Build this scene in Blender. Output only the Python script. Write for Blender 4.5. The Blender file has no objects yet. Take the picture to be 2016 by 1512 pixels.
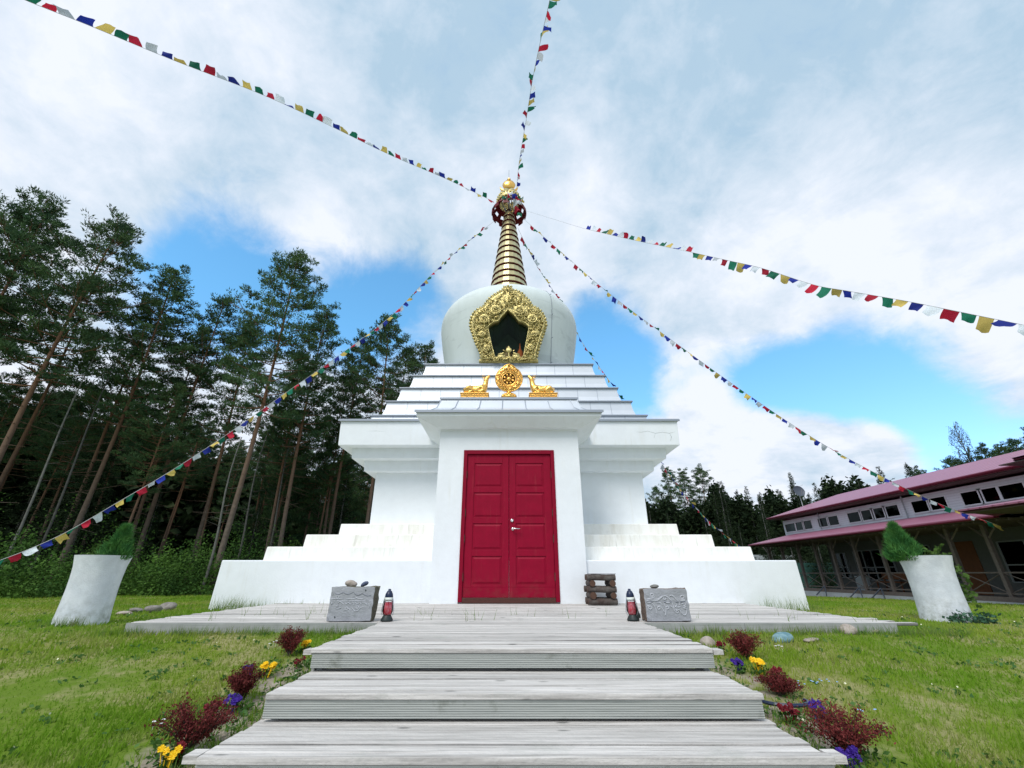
import bpy, bmesh, math, random
import numpy as np
from mathutils import Vector, Matrix
R = math.radians
S = bpy.context.scene
COL = S.collection
# ---------------------------------------------------------------- camera, sky, sun, exposure
cam_d = bpy.data.cameras.new('camera'); cam = bpy.data.objects.new('camera', cam_d); COL.objects.link(cam)
cam.location = (0, 0, 0); cam.rotation_euler = (R(90 + 24), 0, 0)
cam_d.sensor_width = 36; cam_d.lens = 15.0; cam_d.shift_x = 6 / 2016
cam_d.clip_start = .05; cam_d.clip_end = 2000
S.camera = cam
S.view_settings.view_transform = 'Standard'; S.view_settings.look = 'None'
S.view_settings.exposure = 0.12; S.view_settings.gamma = 1
S.cycles.use_denoising = True
S.cycles.max_bounces = 6; S.cycles.transparent_max_bounces = 8

FPX, CX, CY = 840., 1002., 756.
TH = R(24); cT, sT = math.cos(TH), math.sin(TH)
def ray(x, y):
    u = (x - CX) / FPX; v = (CY - y) / FPX
    return Vector((u, cT - v * sT, sT + v * cT))
def atY(x, y, Y): r = ray(x, y); return r * (Y / r.y)
def atX(x, y, X): r = ray(x, y); return r * (X / r.x)
def atZ(x, y, Z): r = ray(x, y); return r * (Z / r.z)
def atD(x, y, D): return ray(x, y) * D

SUN_EL, SUN_AZ = 52, 205          # azimuth of the sun: 180 = behind the camera, 90 = right
W = bpy.data.worlds.new('World'); S.world = W; W.use_nodes = True
class NT:
    def __init__(s, nt): s.nt = nt; nt.nodes.clear()
    def n(s, t, **kw):
        o = s.nt.nodes.new(t)
        ins = kw.pop('ins', {})
        for k, v in kw.items(): setattr(o, k, v)
        for k, v in ins.items():
            if isinstance(v, bpy.types.NodeSocket): s.nt.links.new(v, o.inputs[k])
            else: o.inputs[k].default_value = v
        return o
    def m(s, op, a, b=None, c=None, clamp=False):
        o = s.nt.nodes.new('ShaderNodeMath'); o.operation = op; o.use_clamp = clamp
        for i, v in enumerate((a, b, c)):
            if v is None: continue
            if isinstance(v, bpy.types.NodeSocket): s.nt.links.new(v, o.inputs[i])
            else: o.inputs[i].default_value = v
        return o.outputs[0]
    def vm(s, op, a, b=None):
        o = s.nt.nodes.new('ShaderNodeVectorMath'); o.operation = op
        for i, v in enumerate((a, b)):
            if v is None: continue
            if isinstance(v, bpy.types.NodeSocket): s.nt.links.new(v, o.inputs[i])
            else: o.inputs[i].default_value = v
        return o
    def mix(s, f, a, b, mode='MIX'):
        o = s.nt.nodes.new('ShaderNodeMix'); o.data_type = 'RGBA'; o.blend_type = mode
        for i, v in ((0, f), (6, a), (7, b)):
            if isinstance(v, bpy.types.NodeSocket): s.nt.links.new(v, o.inputs[i])
            else: o.inputs[i].default_value = (*v, 1) if isinstance(v, tuple) and len(v) == 3 else v
        return o.outputs[2]
    def rng(s, v, a, b, c=0., d=1., smooth=False):
        o = s.nt.nodes.new('ShaderNodeMapRange')
        if smooth: o.interpolation_type = 'SMOOTHSTEP'
        s.nt.links.new(v, o.inputs[0])
        for i, x in enumerate((a, b, c, d)): o.inputs[i + 1].default_value = x
        return o.outputs[0]
    def noise(s, vec, scale, detail=4., rough=.55, dist=0.):
        o = s.n('ShaderNodeTexNoise', ins={'Scale': scale, 'Detail': detail, 'Roughness': rough, 'Distortion': dist})
        if vec is not None: s.nt.links.new(vec, o.inputs['Vector'])
        return o.outputs[0]
t = NT(W.node_tree)
sky = t.n('ShaderNodeTexSky', sky_type='NISHITA', sun_disc=False, sun_elevation=R(SUN_EL), sun_rotation=R(SUN_AZ), altitude=100., air_density=1.1, dust_density=.4, ozone_density=2.5)
D = t.n('ShaderNodeTexCoord').outputs['Generated']
D = t.vm('NORMALIZE', D).outputs[0]
sep = t.n('ShaderNodeSeparateXYZ', ins={0: D})
zz = t.m('ADD', t.m('MAXIMUM', sep.outputs[2], 0.0), .16)
pv = t.n('ShaderNodeCombineXYZ', ins={0: t.m('DIVIDE', sep.outputs[0], zz), 1: t.m('DIVIDE', sep.outputs[1], zz), 2: 0.0}).outputs[0]
n1 = t.noise(pv, 1.15, 8., .58, .25)
n2 = t.noise(t.vm('ADD', pv, (7.3, 2.1, 0.)).outputs[0], 2.6, 8., .6, .3)
n3 = t.noise(t.vm('ADD', D, (1.3, 4.1, 2.)).outputs[0], 3.2, 7., .6, .2)
def blobs(lst, base):                       # banks of cloud and gaps between them, fixed directions in the sky
    acc = base
    for (x, y, rad, w) in lst:
        d = ray(x, y).normalized()
        dd = t.vm('DISTANCE', D, tuple(d)).outputs['Value']
        if not isinstance(dd, bpy.types.NodeSocket): raise RuntimeError
        f = t.rng(dd, rad * 1.25, rad * .15, 0., w, True)
        acc = t.m('ADD', acc, f)
    return acc
gaps = [(320, 520, .20, -.75), (470, 560, .17, -.5), (640, 590, .16, -.5), (800, 560, .10, -.35), (780, 640, .16, -.75), (620, 650, .2, -.4),
        (1180, 670, .14, -.95), (1245, 750, .13, -1.0), (1160, 590, .08, -.3), (1450, 780, .17, -.95), (1580, 765, .15, -.8), (1700, 790, .17, -.75), (1330, 800, .1, -.5), (1850, 760, .22, -.4), (1980, 840, .2, -.3), (1800, 870, .16, -.45), (1930, 700, .12, .35),
        (60, 640, .1, .4), (500, 640, .1, -.2), (1420, 850, .11, .9), (1330, 900, .13, .9), (1540, 870, .10, .75), (1660, 875, .09, .9), (1740, 885, .07, .7), (1560, 900, .12, .8), (1330, 765, .07, .9), (1400, 770, .05, .5), (1500, 600, .22, .4), (1750, 930, .10, .3),
        (200, 430, .15, .15), (1560, 100, .25, -.18), (180, 60, .3, .2), (1180, 80, .2, -.08), (150, 320, .2, .1)]
n4 = t.noise(t.vm('ADD', D, (5.3, 1.1, 7.)).outputs[0], 9., 8., .65, .4)
base = t.m('MULTIPLY_ADD', n1, 1.5, .12)
mk = t.m('ADD', t.m('ADD', blobs(gaps, base), t.m('MULTIPLY_ADD', n2, .65, -.32)), t.m('MULTIPLY_ADD', n3, 1.3, -.65))
mk = t.m('ADD', mk, t.m('MULTIPLY_ADD', n4, .9, -.45))
cm = t.rng(mk, -.22, .70, 0., 1., True)
# shading of the cloud bases
sh = blobs([(1560, 60, .32, -.42), (1900, 60, .3, -.1), (1260, 90, .25, -.3), (1620, 420, .3, .35), (700, 330, .3, -.12), (330, 200, .25, .12), (640, 460, .2, .25), (1400, 860, .2, .5), (1350, 560, .22, .12), (860, 90, .25, -.25), (300, 900, .5, .3), (1750, 260, .25, -.12), (1900, 560, .2, .2)], .5)
sh = t.m('ADD', sh, t.m('MULTIPLY_ADD', n2, 2.2, -1.1)); sh = t.m('ADD', sh, t.m('MULTIPLY_ADD', n3, 1.2, -.6)); sh = t.m('ADD', sh, t.m('MULTIPLY_ADD', n4, 1.1, -.55))
sh = t.m('ADD', sh, t.m('MULTIPLY_ADD', t.noise(pv, 2.2, 6., .6, .8), .8, -.4), clamp=True)
ccol = t.mix(sh, (.43, .59, .735), (.84, .885, .975))
blue = t.mix(1.0, sky.outputs[0], t.mix(t.rng(sep.outputs[2], .12, .5), (.165, .205, .27), (.155, .26, .268)), 'MULTIPLY')
skyc = t.mix(cm, blue, ccol)
bg = t.n('ShaderNodeBackground', ins={'Color': skyc, 'Strength': 1.0})
o = t.n('ShaderNodeOutputWorld', ins={0: bg.outputs[0]})

sd = bpy.data.lights.new('sun', 'SUN'); sd.energy = 2.3; sd.angle = R(26); sd.color = (1, .965, .91)
sun = bpy.data.objects.new('sun', sd); COL.objects.link(sun)
az = R(SUN_AZ)
sdir = Vector((math.sin(az) * math.cos(R(SUN_EL)), math.cos(az) * math.cos(R(SUN_EL)), math.sin(R(SUN_EL))))
sun.rotation_euler = sdir.to_track_quat('Z', 'Y').to_euler()

# ---------------------------------------------------------------- materials
MATS = {}
def mat(name, col, rough=.7, metal=0., var=0., vs=3., col2=None, bump=0., bs=20., streak=None, trans=0., spec=.4, obj=False, extra=None, rand=0., stretch=None):
    if name in MATS: return MATS[name]
    m = bpy.data.materials.new(name); m.use_nodes = True; t = NT(m.node_tree)
    P = t.n('ShaderNodeTexCoord').outputs['Object'] if obj else t.n('ShaderNodeNewGeometry').outputs['Position']
    if stretch: P = t.vm('MULTIPLY', P, stretch).outputs[0]
    c = t.n('ShaderNodeRGB'); c.outputs[0].default_value = (*col, 1); c = c.outputs[0]
    if var or col2:
        n = t.noise(P, vs, 5., .6)
        if col2: c = t.mix(t.rng(n, .38, .66), c, col2)
        if var:
            n = t.noise(P, vs * 2.7, 4., .6)
            v = t.rng(n, .25, .75, 1 - var, 1 + var)
            c = t.mix(1., c, t.n('ShaderNodeCombineColor', ins={0: v, 1: v, 2: v}).outputs[0], 'MULTIPLY')
    if rand:
        r = t.n('ShaderNodeObjectInfo').outputs['Random']; v = t.rng(r, 0, 1, 1 - rand, 1 + rand)
        c = t.mix(1., c, t.n('ShaderNodeCombineColor', ins={0: v, 1: v, 2: v}).outputs[0], 'MULTIPLY')
    if extra: c = extra(t, P, c)
    b = t.n('ShaderNodeBsdfPrincipled', ins={'Base Color': c, 'Roughness': rough, 'Metallic': metal, 'Specular IOR Level': spec})
    if bump:
        bn = t.n('ShaderNodeBump', ins={'Strength': bump, 'Distance': .02, 'Height': t.noise(P, bs, 5., .6)})
        t.nt.links.new(bn.outputs[0], b.inputs['Normal'])
    out = b.outputs[0]
    if trans:
        tr = t.n('ShaderNodeBsdfTranslucent', ins={0: c})
        out = t.n('ShaderNodeMixShader', ins={0: trans, 1: out, 2: tr.outputs[0]}).outputs[0]
    t.n('ShaderNodeOutputMaterial', ins={0: out})
    MATS[name] = m; return m

def plaster_extra(t, P, c):
    # grime: faint vertical runs, beige damp patches
    s = t.vm('MULTIPLY', P, (9., 9., .7)).outputs[0]
    n = t.noise(s, 1., 5., .65); big = t.noise(P, .9, 3., .5)
    k = t.m('MULTIPLY', t.rng(n, .52, .78), t.rng(big, .45, .65))
    c = t.mix(t.m('MULTIPLY', k, .45), c, (.64, .635, .58))
    z = t.n('ShaderNodeSeparateXYZ', ins={0: P}).outputs[2]
    low = t.m('MULTIPLY', t.rng(z, -.15, -.5), t.rng(t.noise(P, 5., 5., .6), .4, .65))
    c = t.mix(t.m('MULTIPLY', low, .25), c, (.58, .61, .56))
    hair = t.m('MULTIPLY', t.rng(t.noise(t.vm('MULTIPLY', P, (30., 30., 2.)).outputs[0], 1., 3.), .68, .74), t.rng(t.noise(P, 2.2, 2.), .6, .7))
    return t.mix(t.m('MULTIPLY', hair, .5), c, (.30, .32, .32))
M_plaster = mat('plaster', (.80, .835, .875), .85, var=.035, vs=1.6, bump=.12, bs=35, extra=plaster_extra)
def terr_extra(t, P, c):
    s = t.vm('MULTIPLY', P, (5., 5., .9)).outputs[0]
    n = t.noise(s, 1., 6., .65); k = t.rng(n, .45, .75)
    c = t.mix(t.m('MULTIPLY', k, .7), c, (.62, .59, .51))
    s2 = t.noise(t.vm('MULTIPLY', P, (14., 14., 1.)).outputs[0], 1., 4.)
    c = t.mix(t.m('MULTIPLY', t.rng(s2, .60, .74), .5), c, (.46, .45, .40))
    return t.mix(t.m('MULTIPLY', t.rng(t.noise(P, 6., 6., .7), .62, .7), .3), c, (.5, .5, .47))
M_terr = mat('weathered_plaster', (.84, .84, .81), .85, var=.03, vs=1.6, bump=.15, bs=30, extra=terr_extra)
def dome_extra(t, P, c):
    n = t.noise(t.vm('MULTIPLY', P, (1.6, 1.6, .5)).outputs[0], 1.4, 6., .65, .6)
    c = t.mix(t.m('MULTIPLY', t.rng(n, .4, .7), .35), c, (.50, .56, .56))
    n = t.noise(t.vm('MULTIPLY', P, (1., 1., 3.)).outputs[0], 1.1, 6., .6, .9)
    return t.mix(t.m('MULTIPLY', t.rng(n, .56, .64), .25), c, (.33, .37, .38))
M_dome = mat('dome_paint', (.66, .73, .735), .6, extra=dome_extra, bump=.05, bs=12)
M_metal = mat('roof_sheet', (.60, .64, .70), .42, .25, var=.04, vs=.8)
M_seam = mat('sheet_seam', (.42, .46, .52), .45, .3)
M_flash = mat('flashing', (.34, .37, .42), .4, .5)
def gold_extra(t, P, c):
    return c
M_gold = mat('bright_gold', (.86, .50, .13), .24, .88, var=.12, vs=9, bump=.25, bs=60)
M_gold2 = mat('old_gold', (.56, .47, .20), .34, .8, var=.35, vs=9, bump=.9, bs=30)
M_ring = mat('spire_gold', (.60, .53, .29), .3, .85, var=.15, vs=3)
M_dred = mat('dark_red_band', (.10, .004, .008), .6, spec=.2)
M_pred = mat('parasol_red', (.16, .004, .012), .55, var=.2)
def door_extra(t, P, c):
    z = t.n('ShaderNodeSeparateXYZ', ins={0: P}).outputs[2]
    c = t.mix(t.m('MULTIPLY', t.rng(z, .1, -.42), t.rng(t.noise(P, 7., 5., .7), .45, .75, 0., .45)), c, (.16, .06, .045))
    return t.mix(t.m('MULTIPLY', t.rng(t.noise(t.vm('MULTIPLY', P, (26., 26., 1.5)).outputs[0], 1., 4.), .6, .72), .25), c, (.34, .05, .06))
M_door = mat('red_door_paint', (.25, .001, .022), .5, var=.1, vs=2., spec=.14, extra=door_extra)
M_dframe = mat('red_frame_paint', (.22, .001, .019), .5, var=.08, vs=2., spec=.14)
M_brown = mat('rusty_brown', (.07, .022, .015), .7, var=.3, vs=12)
M_chrome = mat('chrome', (.75, .75, .76), .2, 1.)
M_niche = mat('niche_wall', (.12, .18, .15), .6, var=.2)
def glass(name, col=(.02, .035, .035), ior=1.45):
    m = bpy.data.materials.new(name); m.use_nodes = True; t = NT(m.node_tree)
    g = t.n('ShaderNodeBsdfGlossy', ins={'Color': (.8, .9, .9, 1), 'Roughness': .03})
    tr = t.n('ShaderNodeBsdfTransparent', ins={'Color': (*col, 1)})
    fr = t.n('ShaderNodeFresnel', ins={'IOR': ior})
    mx = t.n('ShaderNodeMixShader', ins={0: fr.outputs[0], 1: tr.outputs[0], 2: g.outputs[0]})
    t.n('ShaderNodeOutputMaterial', ins={0: mx.outputs[0]}); return m
M_nglass = glass('niche_glass', (.8, .9, .85), 1.2)
M_wglass = glass('window_glass', (.25, .27, .27), 1.18)
M_lglass = glass('lantern_glass', (.97, .98, .98))
def wood_extra(t, P, c):
    g = t.noise(t.vm('MULTIPLY', P, (1.2, 42., 42.)).outputs[0], 1., 6., .7, .25)
    c = t.mix(t.rng(g, .40, .66, 0., .8), c, (.26, .245, .23))
    g2 = t.noise(t.vm('MULTIPLY', P, (.7, 120., 120.)).outputs[0], 1., 3., .6, .4)
    c = t.mix(t.rng(g2, .62, .72, 0., .5), c, (.13, .125, .12))
    ps = t.m('FLOOR', t.m('DIVIDE', t.n('ShaderNodeSeparateXYZ', ins={0: P}).outputs[1], .1025))
    w = t.n('ShaderNodeTexWhiteNoise', noise_dimensions='1D', ins={'W': ps})
    v = t.rng(w.outputs[0], 0, 1, .80, 1.12)
    fy = t.m('FRACT', t.m('DIVIDE', t.n('ShaderNodeSeparateXYZ', ins={0: P}).outputs[1], .1025))
    ed = t.m('ABSOLUTE', t.m('SUBTRACT', fy, .5)); w2 = t.n('ShaderNodeTexWhiteNoise', noise_dimensions='1D', ins={'W': t.m('ADD', t.m('FLOOR', t.m('ADD', t.m('DIVIDE', t.n('ShaderNodeSeparateXYZ', ins={0: P}).outputs[1], .1025), .5)), 31.)})
    gap_dark = t.m('MULTIPLY', t.rng(ed, .40, .48, 0., 1., True), t.m('MULTIPLY', t.rng(w2.outputs[0], 0, 1, .25, 1.), t.rng(t.noise(t.vm('MULTIPLY', P, (1.3, 3., 3.)).outputs[0], 1., 3.), .35, .6, .3, 1.)))  # dark of the narrow gaps painted into the board edges, stronger at some joints
    c = t.mix(gap_dark, c, (.05, .05, .055))
    c = t.mix(1., c, t.n('ShaderNodeCombineColor', ins={0: v, 1: v, 2: v}).outputs[0], 'MULTIPLY')
    kn = t.n('ShaderNodeTexVoronoi', ins={'Vector': t.vm('MULTIPLY', P, (2.6, 8., 8.)).outputs[0], 'Scale': 1.}).outputs[0]
    c = t.mix(t.m('MULTIPLY', t.rng(kn, .13, .06), .85), c, (.12, .12, .115))
    st = t.noise(P, 2.4, 6., .7)
    c = t.mix(t.rng(st, .56, .78, 0., .4), c, (.24, .28, .24))
    return c
M_board = mat('weathered_boards', (.67, .645, .62), .8, extra=wood_extra, bump=.5, bs=22, spec=.25)
def riser_extra(t, P, c):
    g = t.noise(t.vm('MULTIPLY', P, (1.5, 10., 70.)).outputs[0], 1., 5., .7)
    c = t.mix(t.rng(g, .45, .7, 0., .5), c, (.18, .20, .19))
    st = t.noise(P, 3.5, 5., .7)
    return t.mix(t.rng(st, .58, .72, 0., .6), c, (.12, .13, .09))
M_riser = mat('grooved_boards', (.45, .465, .44), .85, extra=riser_extra, spec=.2)
M_fascia = mat('fascia_boards', (.34, .35, .345), .85, var=.15, vs=3., spec=.2, extra=riser_extra)
M_slab = mat('slab_face', (.34, .35, .385), .85, var=.12, vs=9, bump=.4, bs=50)
M_slabside = mat('slab_side', (.13, .125, .09), .95, var=.35, vs=14, bump=.8, bs=40)
M_slabside2 = mat('slab_side_rust', (.16, .12, .095), .95, var=.35, vs=14, bump=.8, bs=40)
M_relief = mat('slab_relief', (.52, .53, .58), .8)
M_groove = mat('slab_groove', (.22, .23, .27), .9)
def stone(name, col, col2): return mat(name, col, .85, col2=col2, vs=14, var=.12, bump=.5, bs=40)
M_st1 = stone('granite', (.27, .25, .23), (.15, .135, .12)); M_st2 = stone('pale_stone', (.42, .37, .33), (.27, .22, .18))
M_st3 = stone('blue_slate', (.05, .065, .11), (.10, .12, .20)); M_st4 = stone('green_cobble', (.13, .14, .11), (.2, .19, .19)); M_st5 = stone('turquoise_stone', (.10, .21, .25), (.25, .38, .42))
M_log = mat('log_bark', (.06, .042, .036), .9, col2=(.115, .105, .095), vs=9, var=.3, bump=.7, bs=30)
M_logend = mat('log_end', (.085, .045, .03), .9, var=.3, vs=20)
M_logred = mat('log_red_plate', (.05, .008, .02), .7)
M_black = mat('black_plastic', (.012, .022, .06), .35)
M_blackg = mat('dark_green_base', (.02, .03, .03), .5)
M_redc = mat('red_candle', (.80, .01, .05), .35, col2=(.95, .35, .4), vs=30)
M_whitec = mat('white_cap_ring', (.72, .76, .72), .5)
def pl_extra(t, P, c):
    z = t.n('ShaderNodeSeparateXYZ', ins={0: P}).outputs[2]
    c = t.mix(t.m('MULTIPLY', t.rng(z, -.25, -.6), t.rng(t.noise(P, 12., 5., .7), .42, .7, 0., .8)), c, (.22, .24, .20))
    return t.mix(t.m('MULTIPLY', t.rng(t.noise(P, 7., 5., .7), .52, .75), .35), c, (.46, .49, .53))
M_concr = mat('planter_render', (.60, .64, .70), .9, extra=pl_extra, var=.1, vs=4., col2=(.70, .73, .78), bump=.3, bs=60)
M_soil = mat('potting_soil', (.03, .022, .015), .95, var=.3, vs=20)
M_bark = None
def bark_extra(t, P, c):
    z = t.n('ShaderNodeSeparateXYZ', ins={0: t.n('ShaderNodeTexCoord').outputs['Object']}).outputs[2]
    return t.mix(t.rng(z, 3., 9.), c, (.17, .09, .05))
M_bark = mat('pine_bark', (.11, .088, .07), .95, var=.35, vs=2.2, bump=.8, bs=12, extra=bark_extra, rand=.3)
M_barkg = mat('grey_bark', (.11, .11, .10), .95, var=.35, vs=3., rand=.3)
M_twig = mat('dead_twig', (.06, .05, .04), .9)
def leafmat(name, a, b, tr=.2, rand=.15, vs=1.1): return mat(name, a, .75, col2=b, vs=vs, var=.25, trans=tr, rand=rand, spec=.15)
M_needle = leafmat('pine_needles', (.034, .08, .036), (.08, .14, .045))
M_needle2 = leafmat('spruce_needles', (.013, .028, .012), (.028, .048, .016))
M_under = leafmat('undergrowth_leaves', (.03, .08, .016), (.085, .17, .028), vs=.6)
M_birch = leafmat('birch_leaves', (.09, .13, .07), (.12, .17, .08))
M_thuja = leafmat('thuja_leaves', (.05, .18, .05), (.10, .26, .06), vs=9.)
M_vine = leafmat('vine_leaves', (.08, .16, .035), (.13, .22, .05), .3, vs=8.)
M_ivy = leafmat('ivy_leaves', (.04, .11, .06), (.10, .19, .13), .2, vs=12.)
M_barb = leafmat('dark_red_leaves', (.105, .017, .018), (.20, .045, .04), .15, vs=18.)
M_pleaf = leafmat('pansy_leaves', (.04, .10, .02), (.07, .15, .03), vs=12.)
M_fy = mat('yellow_petal', (.92, .60, .01), .6, var=.12, vs=25, trans=.15); M_fb = mat('violet_petal', (.05, .015, .26), .6, var=.3, vs=25, trans=.15)
M_fr = mat('maroon_petal', (.16, .004, .012), .6, var=.3, vs=25, trans=.15); M_fw = mat('white_petal', (.8, .8, .85), .6); M_fl = mat('pale_blue_petal', (.3, .5, .85), .6)
FLAGC = [('blue', mat('blue_cloth', (.012, .03, .30), .8, trans=.3, rand=.3, var=.25, vs=22)), ('white', mat('white_cloth', (.66, .72, .78), .8, trans=.35, rand=.3, var=.25, vs=22)), ('red', mat('red_cloth', (.50, .015, .045), .8, trans=.3, rand=.3, var=.25, vs=22)),
         ('green', mat('green_cloth', (.01, .17, .10), .8, trans=.3, rand=.3, var=.25, vs=22)), ('yellow', mat('yellow_cloth', (.68, .52, .14), .8, trans=.3, rand=.3, var=.25, vs=22))]
M_rope = mat('rope', (.45, .45, .45), .8)
def tin_extra(t, P, c):
    y = t.n('ShaderNodeSeparateXYZ', ins={0: P}).outputs[1]
    w = t.m('FRACT', t.m('MULTIPLY', y, 2.6))
    x = t.m('FRACT', t.m('MULTIPLY', t.n('ShaderNodeSeparateXYZ', ins={0: P}).outputs[0], 2.8))
    c = t.mix(t.rng(x, .8, .97, 0., .45), c, (.14, .02, .05))
    return t.mix(t.rng(w, .70, .95, 0., .75), c, (.13, .02, .05))
M_tin = mat('maroon_tin', (.34, .13, .20), .45, .0, var=.06, vs=1., extra=tin_extra)
M_gutter = mat('maroon_gutter', (.15, .012, .035), .4)
def sid_extra(t, P, c):
    z = t.n('ShaderNodeSeparateXYZ', ins={0: P}).outputs[2]
    w = t.m('FRACT', t.m('MULTIPLY', z, 9.))
    return t.mix(t.rng(w, .82, .95, 0., .5), c, (.3, .33, .36))
M_siding = mat('white_siding', (.72, .77, .82), .7, var=.06, vs=1.5, extra=sid_extra)
M_frame = mat('white_frame', (.72, .75, .78), .5)
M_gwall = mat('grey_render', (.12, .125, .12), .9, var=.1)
M_post = mat('porch_timber', (.16, .13, .115), .85, var=.2, vs=4)
M_soffit = mat('soffit_boards', (.10, .085, .075), .85, var=.2)
M_found = mat('foundation', (.5, .53, .54), .9, var=.15, vs=1.3)
M_odoor = mat('orange_door', (.16, .055, .015), .6, var=.2)
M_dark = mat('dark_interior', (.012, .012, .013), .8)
M_dish = mat('dish_grey', (.06, .075, .10), .5)
M_gal = mat('galvanised', (.45, .47, .48), .5, .4)
M_lens = mat('pale_panel', (.36, .40, .42), .6)
M_gfence = mat('green_tarp', (.02, .075, .06), .7, var=.1)
M_statue = mat('dark_bronze', (.16, .09, .03), .4, .4)
M_orange = mat('orange_cloth', (.70, .14, .03), .8)

def ground_col(t, P, c):
    s = t.n('ShaderNodeSeparateXYZ', ins={0: P}); X, Y = s.outputs[0], s.outputs[1]
    a = t.noise(P, .55, 5., .6); b = t.noise(P, 2.6, 5., .7); f = t.noise(P, 30., 4., .7)
    c = t.mix(t.rng(a, .42, .62), (.12, .19, .02), (.20, .22, .05))
    c = t.mix(t.rng(t.m('MULTIPLY', b, t.m('ADD', a, .55)), .48, .64, 0., .7), c, (.34, .30, .16))
    c = t.mix(t.rng(f, .3, .7, .0, .35), c, (.07, .10, .02))
    ax = t.m('ABSOLUTE', X)
    edge = t.m('ADD', ax, t.m('MULTIPLY_ADD', t.noise(P, 5., 4., .6), .6, -.3))
    bed = t.m('MULTIPLY', t.rng(edge, 2.05, 1.85, 0., 1., True), t.rng(Y, 4.6, 4.2, 0., 1., True))
    soil = t.mix(t.rng(t.noise(P, 9., 6., .7), .35, .65), (.20, .17, .13), (.36, .32, .26))
    c = t.mix(t.m('MULTIPLY', bed, t.rng(t.noise(P, 6., 4.), .38, .5)), c, soil)
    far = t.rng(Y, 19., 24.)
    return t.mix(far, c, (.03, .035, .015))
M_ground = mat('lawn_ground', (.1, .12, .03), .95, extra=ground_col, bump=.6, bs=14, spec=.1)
def blade_col(t, P, c):
    a = t.noise(P, .55, 5., .6); b = t.noise(P, 2.6, 5., .7); f = t.noise(P, 45., 3., .7)
    c = t.mix(t.rng(a, .42, .62), (.155, .31, .016), (.28, .38, .035))
    c = t.mix(t.rng(t.m('MULTIPLY', b, t.m('ADD', a, .55)), .50, .66, 0., .6), c, (.42, .37, .17))
    return t.mix(t.rng(f, .35, .75, 0., .6), c, (.26, .38, .05))
M_blade = mat('grass_blades', (.1, .2, .03), .65, extra=blade_col, trans=.45, spec=.15)
M_tall = mat('tall_grass', (.12, .24, .04), .7, col2=(.22, .26, .09), vs=12, trans=.35, spec=.2)

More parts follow.
